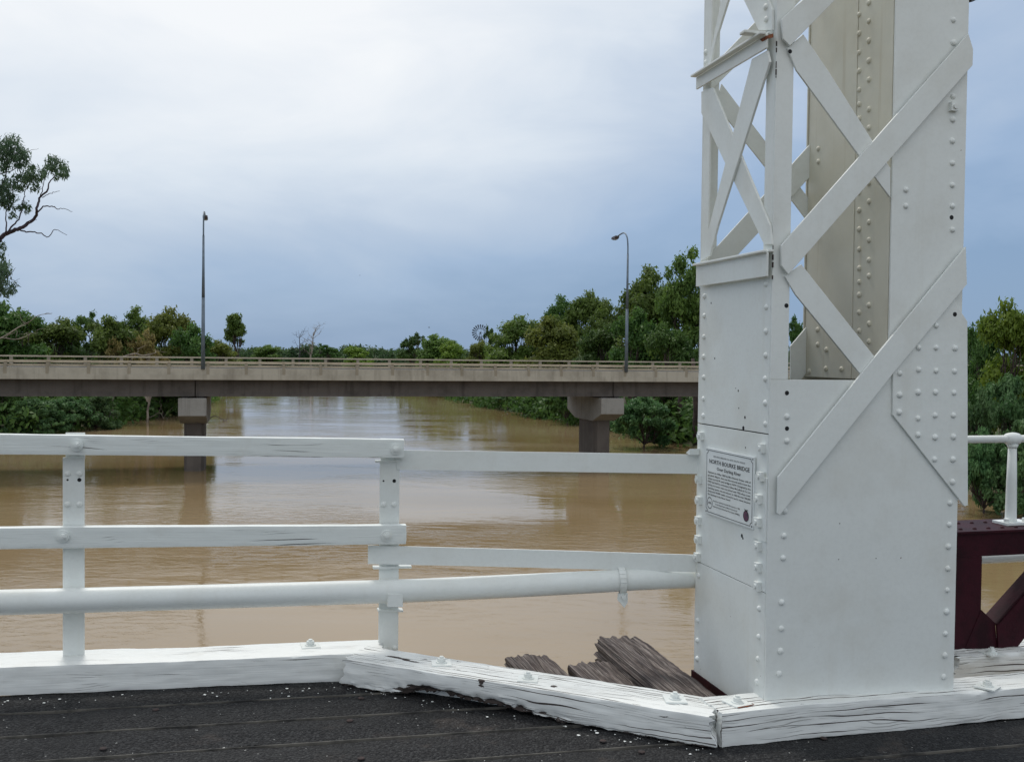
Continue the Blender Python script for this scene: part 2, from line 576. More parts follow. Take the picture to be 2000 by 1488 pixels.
def TF(px, py, off=0.0):                      # front plane (off > 0: towards the viewer)
    return hit(px, py, C0 - N0 * off, N0)


def TS(px, py, off=0.0):                      # left side plane
    return hit(px, py, C0 - D0 * off, D0)


def aloc(p):
    return (p - C0).dot(D0)


def bloc(p):
    return (p - C0).dot(N0)


def T(a, b, z):                               # tower-local to world; z relative to the eye
    v = C0 + D0 * a + N0 * b
    return Vector((v.x, v.y, EYE + z))


TW = aloc(TF(1877, 700))
TB = bloc(TS(1363, 800))
A1 = aloc(TF(1740, 500))
ZO = TF(1600, 742).z - EYE                    # sill of the opening
ZB = -1.545                                   # bottom of the white plates
ZT = 2.3                                      # top of what is built
FL = 0.082                                    # angle flange width
t_ = 0.010
BP = C0 + N0 * TB


def TK(px, py):                               # back plane
    return hit(px, py, BP, N0)


tower = thing('lift_tower', T(0, 0, ZB), 'white riveted steel lift tower leg with lattice bars standing beside the kerb', 'tower')
BV = 0.0015
# front plate: an L of lower panel and right column
mb = MB()
mb.prism([T(0.0, 0, ZB), T(TW, 0, ZB), T(TW, 0, ZT), T(A1, 0, ZT), T(A1, 0, ZO), T(0.0, 0, ZO)], N0 * t_)
front = mb.build('front_panel', M['steel'], tower, bevel=BV)
# side panels (three sheets with open seams)
zs0 = TS(1440, 541).z - EYE
s1a, s1b = TS(1369, 828), TS(1506, 848)
s2a, s2b = TS(1366, 1098), TS(1478, 1150)
b_in = 0.012


def S(b, z, off=0.0):
    return T(-off, b, z)


z1 = (s1a.z + s1b.z) / 2 - EYE
z2 = (s2a.z + s2b.z) / 2 - EYE
mb = MB()
mb.prism([S(b_in, ZB), S(TB, ZB), S(TB, z2 - 0.002), S(b_in, z2 - 0.002)], D0 * t_)
side_lo = mb.build('side_panel', M['steel'], tower, bevel=BV)
mb = MB()
mb.prism([S(b_in, z2 + 0.001), S(TB, z2 + 0.001), S(TB, z1 - 0.003), S(b_in, z1 - 0.003)], D0 * t_)
side_mid = mb.build('side_panel', M['steel'], tower, bevel=BV)
mb = MB()
mb.prism([S(b_in, z1 + 0.002), S(TB, z1 + 0.002), S(TB, zs0), S(b_in, zs0)], D0 * t_)
side_up = mb.build('side_panel', M['steel'], tower, bevel=BV)
mb = MB()                                      # black backing sheet added so the open seams look shaded
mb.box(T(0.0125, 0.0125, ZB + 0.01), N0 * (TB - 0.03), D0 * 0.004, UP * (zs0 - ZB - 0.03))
mb.build('seam_shade_backing', M['black'], tower)
# back plate of the box and right column, right-hand side plate
mb = MB()
mb.prism([T(0.002, TB + 0.002, ZB), T(TW, TB + 0.002, ZB), T(TW, TB + 0.002, ZT), T(A1, TB + 0.002, ZT), T(A1, TB + 0.002, ZO), T(0.002, TB + 0.002, ZO)], -N0 * 0.008)
mb.build('back_panel', M['cream'], tower)
mb = MB()
mb.box(T(TW - 0.01, 0.012, ZB), N0 * (TB - 0.02), D0 * 0.008, UP * (ZT - ZB))
mb.build('side_panel', M['steel'], tower)
# sill plate inside the opening (dark interior below)
# inner web of the right column, in vertical strips
IB = hit(1567, 500, T(A1, 0, 0), D0)
seams = [bloc(hit(x, 450, T(A1, 0, 0), D0)) for x in (1710, 1667, 1622)]
edges = [0.014] + seams + [TB - 0.010]
web_parts = []
for i in range(len(edges) - 1):
    mb = MB()
    inset = (0.0, 0.004, 0.002, 0.006)[i]
    mb.box(T(A1 + inset, edges[i] + 0.0012, ZO - 0.0), N0 * (edges[i + 1] - edges[i] - 0.0024), D0 * 0.012, UP * (ZT - ZO))
    web_parts.append(mb.build('web_plate', M['cream'], tower, bevel=0.001))
# corner angles
mb = MB()
mb.prism([T(0, 0.0, ZO + 0.001), T(FL, 0, ZO + 0.001), T(FL, 0, ZT), T(0, 0, ZT)], N0 * t_)
mb.prism([T(0, 0.0105, zs0), T(0, FL, zs0), T(0, FL, ZT), T(0, 0.0105, ZT)], D0 * t_)
corner = mb.build('corner_angle', M['steel'], tower, bevel=BV)
mb = MB()
mb.prism([T(0, TB - FL, zs0), T(0, TB - 0.0105, zs0), T(0, TB - 0.0105, ZT), T(0, TB - FL, ZT)], D0 * t_)
mb.prism([T(0, TB - 0.01, ZO + 0.001), T(FL, TB - 0.01, ZO + 0.001), T(FL, TB - 0.01, ZT), T(0, TB - 0.01, ZT)], N0 * t_)
mb.build('corner_angle', M['steel'], tower, bevel=BV)
# maroon foot under the tower
mb = MB()
mb.box(T(-0.004, 0.0, ZB - 0.30), N0 * (TB + 0.02), D0 * TW, UP * 0.299)
mb.build('base_girder', M['maroon'], tower)


def bar(pxs, plane, off, th, name='lacing_bar', m=None):
    nrm = {TF: -N0, TS: -D0, TK: -N0}[plane]
    pts = [plane(x, y) + nrm * off for x, y in pxs]
    b = MB()
    b.prism(pts, nrm * th)
    return b.build(name, m or M['steel'], tower, bevel=BV)


# front lattice
bar([(1520, 481), (1740, 232), (1884, 70), (1893, 100), (1892, 131), (1740, 303), (1534, 537), (1521, 520)], TF, 0.0135, 0.012)
bar([(1514, 930), (1700, 700), (1879, 483), (1881, 556), (1741, 725), (1517, 1004), (1513, 1000)], TF, 0.0135, 0.012)
bar([(1520.6, 42), (1700, -123), (1880, -288), (1900, -240), (1628.7, 0), (1537, 93.5), (1524, 80)], TF, 0.0135, 0.012)
bar([(1566, 69), (1614, 139), (1701, 277), (1736, 330), (1736, 387), (1675.5, 306), (1553, 139), (1535, 96)], TF, 0.001, 0.011)
bar([(1562.6, 517), (1704.5, 696), (1678, 731), (1551, 575.5), (1530, 540)], TF, 0.001, 0.011)
bar([(1525, -330), (1739, -100), (1739, -30), (1520, -270)], TF, 0.001, 0.011)
bar([(1741, 726), (1854, 579), (1886, 628), (1887, 986), (1881, 988), (1741, 810)], TF, 0.001, 0.011, 'gusset_plate')
# side lattice
bar([(1478, 117), (1508, 100), (1513, 122), (1411, 440), (1395, 500), (1376, 512)], TS, 0.013, 0.011)
bar([(1374, 180), (1396, 172), (1508, 440), (1512, 478), (1497, 478), (1374, 222)], TS, 0.001, 0.011)
bar([(1388, 145), (1420, -10), (1442, -90), (1460, -90), (1408, 75), (1391, 150)], TS, 0.013, 0.011)
bar([(1452, -10), (1501, -10), (1513, 20), (1513, 60), (1486, 60)], TS, 0.001, 0.011)
# back lattice
bar([(1376, 506), (1566, 297), (1740, 105), (1740, 165), (1566, 360), (1376, 565)], TK, 0.011, 0.010)
bar([(1408, 165), (1496, 281), (1640, 470), (1640, 520), (1553, 403), (1396, 205)], TK, 0.001, 0.009)
bar([(1380, 140), (1479, 38), (1740, -230), (1740, -180), (1470, 95), (1380, 185)], TK, 0.011, 0.010)
bar([(1540, 676), (1566, 645), (1740, 440), (1740, 500), (1560, 742), (1540, 742)], TK, 0.011, 0.010)


# angle cleats across the side lattice
def cleat(p_left, p_right, dz, out, th=0.010, m='steel'):
    a, b = TS(*p_left), TS(*p_right)
    b0, b1 = bloc(a), bloc(b)
    zz = (a.z + b.z) / 2 - EYE
    q = MB()
    q.box(T(-0.024, b1, zz - dz), N0 * (b0 - b1), -D0 * th, UP * dz)
    q.box(T(-0.024 - th, b1 - 0.0, zz - 0.001), N0 * (b0 - b1), -D0 * out, UP * th)
    q.box(T(-0.0005, b1, zz + 0.012), N0 * (b0 - b1), -D0 * (0.025), -UP * th)
    return q.build('cross_angle', M[m], tower, bevel=0.002)


cleat((1372, 150), (1511, 72), 0.058, 0.030, m='steel')
cleat((1372, 525), (1512, 487), (TS(1372, 525).z + TS(1512, 487).z) / 2 - EYE - zs0 + 0.022, 0.020, m='steel')
mb = MB()
st = TS(1500, 68)
mb.box(st + D0 * 0.02, -D0 * 0.13 - N0 * 0.0, N0 * 0.045, UP * 0.012)
mb.build('cleat', M['steel'], tower, bevel=0.002)
q = MB()
rr_ = random.Random(2)
for (ya, yb) in ((60, 150), (480, 560)):
    y = ya
    while y < yb:
        dy_ = rr_.uniform(4, 12)
        if rr_.random() < 0.75:
            pa_ = TF(1516.5 - 0.0175 * (y - 97), y, 0.002)
            pc_ = TF(1516.5 - 0.0175 * (y + dy_ - 97), y + dy_, 0.002)
            q = MB()
            q.tube([pa_, pc_], rr_.uniform(0.0015, 0.004), 6)
            q.build('rust_mark', M['rustbolt'], tower)
        y += dy_ + rr_.uniform(0, 6)
q = MB()
q.prism([TS(1484, 78, 0.0355), TS(1496, 71, 0.0355), TS(1510, 66, 0.0355), TS(1511, 74, 0.0355), TS(1500, 76, 0.0355), TS(1489, 82, 0.0355)], -D0 * 0.001)
q.build('rust_patch', M['rust'], tower)
# cover strip down the side panel
mb = MB()
q0, q1 = bloc(TS(1473, 1000)), 0.008
mb.prism([S(q0, TS(1473, 1050).z - EYE), S(q0, TS(1473, 925).z - EYE), S(q1, TS(1504, 935).z - EYE), S(q1, TS(1503, 1061).z - EYE)], -D0 * 0.006)
cover = mb.build('cover_plate', M['steel'], tower, bevel=BV)


# rivets, nuts, holes
def dome_mesh(name, r, h, m, n=14, k=5):
    vs, fs = [], []
    for i in range(k):
        q = (PI / 2) * i / k
        for j in range(n):
            w = 2 * PI * j / n
            vs.append((r * math.cos(q) * math.cos(w), r * math.cos(q) * math.sin(w), h * math.sin(q)))
    vs.append((0, 0, h))
    for i in range(k - 1):
        for j in range(n):
            fs.append((i * n + j, i * n + (j + 1) % n, (i + 1) * n + (j + 1) % n, (i + 1) * n + j))
    for j in range(n):
        fs.append(((k - 1) * n + j, (k - 1) * n + (j + 1) % n, k * n))
    me = bpy.data.meshes.new(name)
    me.from_pydata(vs, [], fs)
    me.materials.append(m)
    me.polygons.foreach_set('use_smooth', [True] * len(fs))
    return me


def local_mesh(mb_, name, m, smooth=False):
    me = bpy.data.meshes.new(name)
    me.from_pydata(mb_.v, [], mb_.f)
    me.materials.append(m)
    if smooth:
        me.polygons.foreach_set('use_smooth', [True] * len(me.polygons))
    return me


RIV = dome_mesh('rivet', 0.0135, 0.0105, M['steel'])
RIVC = dome_mesh('rivet', 0.0135, 0.0105, M['cream'])
q = MB()
q.tube([(0, 0, 0), (0, 0, 0.0006)], 0.0095, 16)
HOLE = local_mesh(q, 'bolt_hole', M['black'])  # solid disc on the plate; the hole's inner shade is its black colour
q = MB()
q.box((-0.019, -0.019, 0), (0.038, 0, 0), (0, 0.038, 0), (0, 0, 0.020))
q.tube([(0, 0, 0.020), (0, 0, 0.027)], 0.011, 10)
NUT = local_mesh(q, 'square_nut', M['steel'])

FR = (D0, UP, -N0)          # x, y, normal
FRS = (-N0, UP, -D0)
rc = [0]
rv = random.Random(4)


def put(me, name, p, fr, parent):
    a = rv.uniform(0, 6.28)
    x = fr[0] * math.cos(a) + fr[1] * math.sin(a)
    y = fr[1] * math.cos(a) - fr[0] * math.sin(a)
    tilt = (fr[2] + fr[0] * rv.uniform(-.04, .04)).normalized()
    y = tilt.cross(x).normalized()
    x = y.cross(tilt).normalized()
    return inst(me, name, frame(p, x, y, tilt, rv.uniform(0.92, 1.08)), parent)


front_r = [(1536.8, 813.5), (1536.8, 861), (1532, 998), (1531, 1046), (1529.4, 1089.5), (1526.5, 1175.8), (1526, 1227), (1524, 1271), (1521.6, 1315),
           (1862, 40), (1862, 84), (1861, 189), (1860.5, 234), (1860, 276), (1860, 319), (1860, 362), (1860, 403), (1860, 449), (1769, 371), (1769, 402.6),
           (1855, 982), (1854, 1024), (1852, 1067), (1851, 1110), (1850, 1152), (1848.5, 1194), (1846.5, 1237), (1845, 1279), (1843, 1321)]
guss_r = [(1828, 636), (1794, 679), (1828, 679), (1865, 680), (1757, 729), (1794, 722), (1828, 724), (1864, 725), (1757, 771), (1793, 766), (1827, 766), (1863, 767),
          (1756, 805), (1793, 817), (1826, 811), (1862, 811), (1793, 849), (1826, 854), (1862, 853), (1825, 897), (1861, 897), (1860, 941)]
for x, y in front_r:
    put(RIV, 'rivet', TF(x, y), FR, front)
gus = [c for c in tower.children if c.name.startswith('gusset')][0]
for x, y in guss_r:
    put(RIV, 'rivet', TF(x, y, 0.012), FR, gus)
for x, y in [(1376.5, 579), (1376, 617), (1375.5, 658), (1375, 697), (1375, 737), (1374, 779), (1374, 812), (1496.5, 555), (1497, 600), (1496.5, 647), (1496, 694), (1495, 740), (1495, 787), (1495, 828)]:
    put(RIV, 'rivet', TS(x, y), FRS, side_up)
for x, y in [(1365, 1124), (1363, 1211), (1362.6, 1250), (1362, 1286), (1483, 1188), (1482, 1243), (1480.4, 1286), (1478.6, 1331)]:
    put(RIV, 'rivet', TS(x, y), FRS, side_lo)
for x, y in [(1496, 14.5), (1497, 39)]:
    put(RIV, 'rivet', TS(x, y, 0.012), FRS, corner)
for x, y in [(1378.7, 103), (1378.4, 123)]:
    put(RIV, 'rivet', TS(x, y, 0.0), FRS, corner)
inner = [(1677, y) for y in (29, 66, 103, 139, 176, 204, 232, 376, 411, 448, 487, 524, 551, 576, 610, 646)] + \
        [(1696, y) for y in (6, 42, 80, 119, 156, 214, 250, 358, 394, 434, 469, 508, 539, 596, 632, 667)] + \
        [(1596.5, 291), (1596.5, 316), (1595, 644), (1595, 673), (1612, 683), (1579, 725), (1611, 720), (1643, 721)]
PWA = T(A1, 0, 0)
cnt = len(front_r) + len(guss_r) + 26
rest = MB()
for x, y in inner:
    p = hit(x, y, PWA, D0)
    bb = bloc(p)
    k = sum(bb > e for e in edges[1:-1])
    p = p + D0 * (0.0, 0.004, 0.002, 0.006)[k]
    if cnt < 98:
        o = put(RIVC, 'rivet', p, FRS, web_parts[k])
        cnt += 1
    else:
        fm = frame(p, *FRS)
        rest.add([fm @ v.co for v in RIVC.vertices], [tuple(f.vertices) for f in RIVC.polygons])
tag(rest.build('rivets', M['cream'], tower, smooth=True), kind='stuff')
for x, y in [(1368, 936), (1368, 977), (1367, 1016), (1366.6, 1053), (1365, 1087), (1491, 875), (1489, 930), (1372, 851)]:
    p = TS(x, y, 0.0 if x < 1400 or y < 900 else 0.006)
    inst(NUT, 'square_nut', frame(p, FRS[0], UP, -D0), side_mid)
for x, y in [(1485, 974), (1483.5, 1019)]:
    inst(NUT, 'square_nut', frame(TS(x, y, 0.006), FRS[0], UP, -D0), cover)
for x, y in [(1484, 1066), (1484, 1107), (1483, 1144)]:
    inst(NUT, 'square_nut', frame(TS(x, y), FRS[0], UP, -D0), side_mid)
inst(NUT, 'square_nut', frame(TF(1860, 210), D0, UP, -N0), front)
for x, y in [(1537, 767.4), (1537, 836.8), (1536, 597), (1858.5, 425)]:
    o = put(HOLE, 'bolt_hole', TF(x, y), FR, front if y > 700 or x > 1700 else corner)
put(HOLE, 'bolt_hole', TF(1865, 614, 0.012), FR, gus)
put(HOLE, 'bolt_hole', TF(1543, 101, 0.012), FR, tower)
for x, y, s in [(1389, 592, .5), (1396, 700, .5), (1442, 763, .55), (1437, 758, .3), (1443, 797, .4), (1455, 815, .7), (1452, 836, 1.0), (1456, 874, .45), (1449, 1046, .9), (1451, 1051, .6)]:
    o = put(HOLE, 'bolt_hole', TS(x, y), FRS, side_up if y < 835 else side_mid)
    o.scale = (s, s, s)
for x, y in [(1638, 1092), (1711, 1090), (1640, 1022)]:
    o = put(HOLE, 'bolt_hole', TF(x, y), FR, front)
    o.scale = (.25, .25, .6)

# ------------------------------------------------------------------ plaque on the tower's side
pTL, pTR, pBR, pBL = TS(1384.4, 873), TS(1478.7, 893), TS(1474, 1034), TS(1380, 1000)
pb1, pb0 = (bloc(pTL) + bloc(pBL)) / 2, (bloc(pTR) + bloc(pBR)) / 2
pz1, pz0 = (pTL.z + pTR.z) / 2 - EYE, (pBL.z + pBR.z) / 2 - EYE
PW, PH = pb1 - pb0, pz1 - pz0
plaque = thing('plaque', T(0, (pb0 + pb1) / 2, pz0), 'white bridge name plaque with small black lettering screwed to the tower side', 'plaque')


def PQ(u, v, off=0.0):      # u to the right, v up in metres from lower left
    return T(-0.003 - off, pb1 - u, pz0 + v)


mb = MB()
mb.prism([PQ(0, 0), PQ(PW, 0), PQ(PW, PH), PQ(0, PH)], -D0 * 0.008)
plate = mb.build('plate', mat('plaque_enamel', m_plain, base=(0.76, 0.80, 0.80), base2=(0.70, 0.74, 0.74), scale=9, rough=0.35, bump=0), plaque, bevel=0.0012)
ink = mat('plaque_ink', m_plain, base=(0.012, 0.012, 0.02), scale=5, rough=0.4, bump=0)


def strip(mb_, pts, w, off=0.0085):
    for (u0, v0), (u1, v1) in zip(pts, pts[1:]):
        dx, dy = u1 - u0, v1 - v0
        L = math.hypot(dx, dy)
        nx, ny = -dy / L * w / 2, dx / L * w / 2
        ex, ey = dx / L * w / 2, dy / L * w / 2
        mb_.prism([PQ(u0 + nx - ex, v0 + ny - ey, off), PQ(u0 - nx - ex, v0 - ny - ey, off), PQ(u1 - nx + ex, v1 - ny + ey, off), PQ(u1 + nx + ex, v1 + ny + ey, off)], -D0 * 0.0004)


mb = MB()
e_, c_ = 0.013, 0.026
loop = []
for cx, cy, a0 in ((e_, e_, 90), (PW - e_, e_, 180), (PW - e_, PH - e_, 270), (e_, PH - e_, 0)):
    sx = 1 if cx < PW / 2 else -1
    sy = 1 if cy < PH / 2 else -1
    arc = [(cx - sx * 0.002 + c_ * 0.62 * math.cos(math.radians(a0 - k * 22.5)), cy - sy * 0.002 + c_ * 0.62 * math.sin(math.radians(a0 - k * 22.5))) for k in range(5)]
    if sx * sy < 0:
        pass
    loop.append(arc)
# corner order: BL (goes from up to right), BR, TR, TL with concave corners
path = []
for arc in loop:
    path += arc
path.append(path[0])
strip(mb, path, 0.0026)
mb.build('border', ink, plaque)
for u, v in ((0.011, 0.011), (PW - 0.011, 0.011), (PW - 0.011, PH - 0.011), (0.011, PH - 0.011)):
    inst(dome_mesh('screw', 0.0045, 0.002, ink), 'screw', frame(PQ(u, v, 0.008), *FRS), plaque)


def text_part(lines, name, parent=plaque):
    """lines: (text, u centre or left, v baseline, height, width or None, align)"""
    mb_ = MB()
    for txt, u, v, h, w, al in lines:
        cu = bpy.data.curves.new('txt', 'FONT')
        cu.body = txt
        cu.align_x = al
        cu.resolution_u = 2
        cu.offset = 0.012
        ob = bpy.data.objects.new('txt', cu)
        COL.objects.link(ob)
        bpy.context.view_layer.update()
        dg = bpy.context.evaluated_depsgraph_get()
        me = bpy.data.meshes.new_from_object(ob.evaluated_get(dg))
        xs = [q.co.x for q in me.vertices]
        nat = max(xs) - min(xs)
        sy = h / 0.72
        sx = (w / nat) if w else sy
        mb_.add([PQ(u + q.co.x * sx, v + q.co.y * sy, 0.0089) for q in me.vertices], [tuple(f.vertices) for f in me.polygons])
        bpy.data.objects.remove(ob)
        bpy.data.curves.remove(cu)
        bpy.data.meshes.remove(me)
    return mb_.build(name, ink, parent)


cu_ = PW / 2
text_part([("HISTORIC BRIDGES OF NEW SOUTH WALES", cu_, PH * 0.876, PH * 0.020, PW * 0.66, 'CENTER')], 'small_heading')
text_part([("NORTH BOURKE BRIDGE", cu_, PH * 0.775, PH * 0.062, PW * 0.84, 'CENTER'), ("Over Darling River", cu_, PH * 0.69, PH * 0.048, PW * 0.50, 'CENTER')], 'title_lettering')
body = ["Opened on 4 May 1883 by Mrs Edward Green, wife of",
        "goodwin Mayor, this was the second and is now the",
        "oldest vertical lift span bridge in NSW. Designed by the",
        "PWD and built by contractors, Kilbey McCulloch & Co Ltd,",
        "Sydney, its towers were not joined until 1936 when a new",
        "operating system was introduced. In 1965-66 over 700,000",
        "sheep and 30,000 cattle crossed it and it never became",
        "'the Gateway to the Never Never'."]
text_part([(s, PW * 0.055, PH * (0.625 - 0.0475 * i), PH * 0.027, PW * (0.89 if i < 7 else 0.50), 'LEFT') for i, s in enumerate(body)], 'body_lettering')
foot = ["Erected to celebrate Australia's Bicentenary in 1988", "by the Department of Main Roads and the", "National Roads & Motorists' Association (NRMA)"]
text_part([(s, PW * 0.46, PH * (0.215 - 0.042 * i), PH * 0.021, PW * (0.56, 0.46, 0.56)[i], 'CENTER') for i, s in enumerate(foot)], 'small_lettering')
mb = MB()
for k in range(24):
    if k % 12 in (2, 9):
        continue
    a0, a1 = 2 * PI * k / 24, 2 * PI * (k + 1) / 24
    ce, r = (PW * 0.105, PH * 0.175), PW * 0.055
    strip(mb, [(ce[0] + r * math.cos(a0), ce[1] + r * math.sin(a0)), (ce[0] + r * math.cos(a1), ce[1] + r * math.sin(a1))], 0.003)
strip(mb, [(PW * 0.075, PH * 0.165), (PW * 0.092, PH * 0.19), (PW * 0.105, PH * 0.165), (PW * 0.118, PH * 0.19), (PW * 0.135, PH * 0.165)], 0.003)
mb.build('round_emblem', ink, plaque)
purple = mat('emblem_purple', m_plain, base=(0.14, 0.045, 0.10), base2=(0.03, 0.02, 0.05), scale=60, rough=0.4, bump=0)
mb = MB()
ce = (PW * 0.865, PH * 0.155)
mb.prism([PQ(ce[0] + PW * 0.047 * math.cos(2 * PI * k / 20), ce[1] + PH * 0.066 * math.sin(2 * PI * k / 20), 0.0085) for k in range(20)], -D0 * 0.0006)
mb.build('crest', purple, plaque)
mb = MB()
strip(mb, [(ce[0] + PW * 0.05 * math.cos(2 * PI * k / 20), ce[1] + PH * 0.07 * math.sin(2 * PI * k / 20)) for k in range(21)], 0.0035, 0.009)
mb.prism([PQ(ce[0] - PW * .035, ce[1] + PH * .095, .0085), PQ(ce[0] - PW * .02, ce[1] + PH * .07, .0085), PQ(ce[0] + PW * .02, ce[1] + PH * .07, .0085), PQ(ce[0] + PW * .04, ce[1] + PH * .095, .0085), PQ(ce[0], ce[1] + PH * .085, .0085)], -D0 * 0.0007)
mb.build('crest_outline', ink, plaque)

# ------------------------------------------------------------------ old bridge deck
SLOPE = 0.020
DV = Vector((math.cos(TH), math.sin(TH), -SLOPE)).normalized()
DN = DV.cross(N0).normalized()                # deck normal
DK0 = Vector((0, 0, EYE - 1.55))


def DP(px, py, w=0.0):
    return hit(px, py, DK0 + DN * w, DN)


def duv(p):
    d = p - DK0
    return d.dot(DV), d.dot(N0)


def DK(u, v, w=0.0):
    return DK0 + DV * u + N0 * v + DN * w


deck = thing('bridge_deck', DK(0, 2, -0.1), 'black bitumen coated plank deck of the old bridge with rusty spikes', 'deck')
vl = [duv(DP(0, 1392))[1], duv(DP(0, 1441))[1], duv(DP(0, 1488))[1]]
pw = (vl[0] - vl[2]) / 2
vk = vl[0]
q = MB()
q.tube([(0, 0, 0), (0, 0, 0.003), (0, 0, 0.005)], [0.015, 0.014, 0.008], 10)
SPIKE = local_mesh(q, 'spike_head', M['rustbolt'])
rng = random.Random(11)
kl = [duv(DP(0, 1364)), duv(DP(671, 1338)), duv(DP(1391, 1464)), duv(DP(2000, 1405))]


THR = kl[2][1] + 0.15


def plank_end(v):
    """where the kerb line crosses a plank edge"""
    (ua, va), (ub, vb2) = kl[1], kl[2]
    return min(ua + (ub - ua) * (va + 0.20 - v) / (va - vb2), ub + 0.30)


def plank(i, v1, v2, ustart, endf, drop=0.0):
    nu = 150
    vs, fs = [], []
    for k in range(nu + 1):
        for j, vv in enumerate((v1 - 0.013, (v1 + v2) / 2, v2 + 0.009, v2 + 0.009, v1 - 0.013)):
            u = ustart + (endf(vv) - ustart) * k / nu
            e = (noise.noise((u * 3.1, vv * 7, i * 3.3)) + .6 * noise.noise((u * 11, vv * 7, i * 3.3))) * 0.005
            if j < 3:
                vs.append(DK(u, vv + (e * 1.3 if j != 1 else 0), -0.001 - drop + e * 0.8 - (0.006 if j != 1 else 0)))
            else:
                vs.append(DK(u, vv, -0.09))
        if k:
            a, b = (k - 1) * 5, k * 5
            for j in range(5):
                fs.append((a + j, b + j, b + (j + 1) % 5, a + (j + 1) % 5))
    fs.append((0, 1, 2, 3, 4))
    fs.append(tuple(nu * 5 + j for j in (4, 3, 2, 1, 0)))
    mb = MB()
    mb.add(vs, fs)
    return mb.build('plank', M['bitumen'], deck)


i = -2
while True:
    i += 1
    v1 = vk - i * pw
    v2 = v1 - pw
    if v2 < -1.6:
        break
    if v1 <= THR:
        endf = lambda v: 9.0
    elif v2 >= THR:
        endf = plank_end
    else:
        # the board under the near kerb changes into a narrower one
        plank(i + 50, THR, v2, plank_end(THR) - 0.3, lambda v: 9.0, 0.004)
        endf = plank_end
    pk = plank(i, v1, v2, -7, endf)
    js = MB()
    e1 = endf(v2)
    js.box(DK(-7, v2 - 0.004, -0.05), DV * (e1 + 6.9), N0 * 0.004, DN * 0.048)
    js.build('joint_strip', M['joint'], pk)
    if 0 <= i <= 4:
        for u in np.arange(-5.2, min(6.5, endf(v1) - 0.1), 0.95):
            uu, vv = u + rng.uniform(-.1, .1), v1 - pw * rng.choice((0.25, 0.5, 0.75))
            inst(SPIKE, 'spike_head', frame(DK(uu, vv, 0.0), DV, N0, DN), pk)
# cross girders below the deck
mb = MB()
for u in (-6, -3.4, -0.9, 1.6, 4.1, 6.6):
    mb.box(DK(u, -1.4, -0.42), DV * 0.28, N0 * (kl[2][1] + 1.5), DN * 0.31)
mb.build('cross_beams', M['oldwood'], deck)
mb = MB()
for u in (-5.0, 6.0):
    for v in (-0.6, 3.0):
        a = DK(u, v, -0.42)
        mb.tube([a, Vector((a.x, a.y, -2))], 0.24, 14)
mb.build('piles', M['oldwood'], deck, smooth=True)


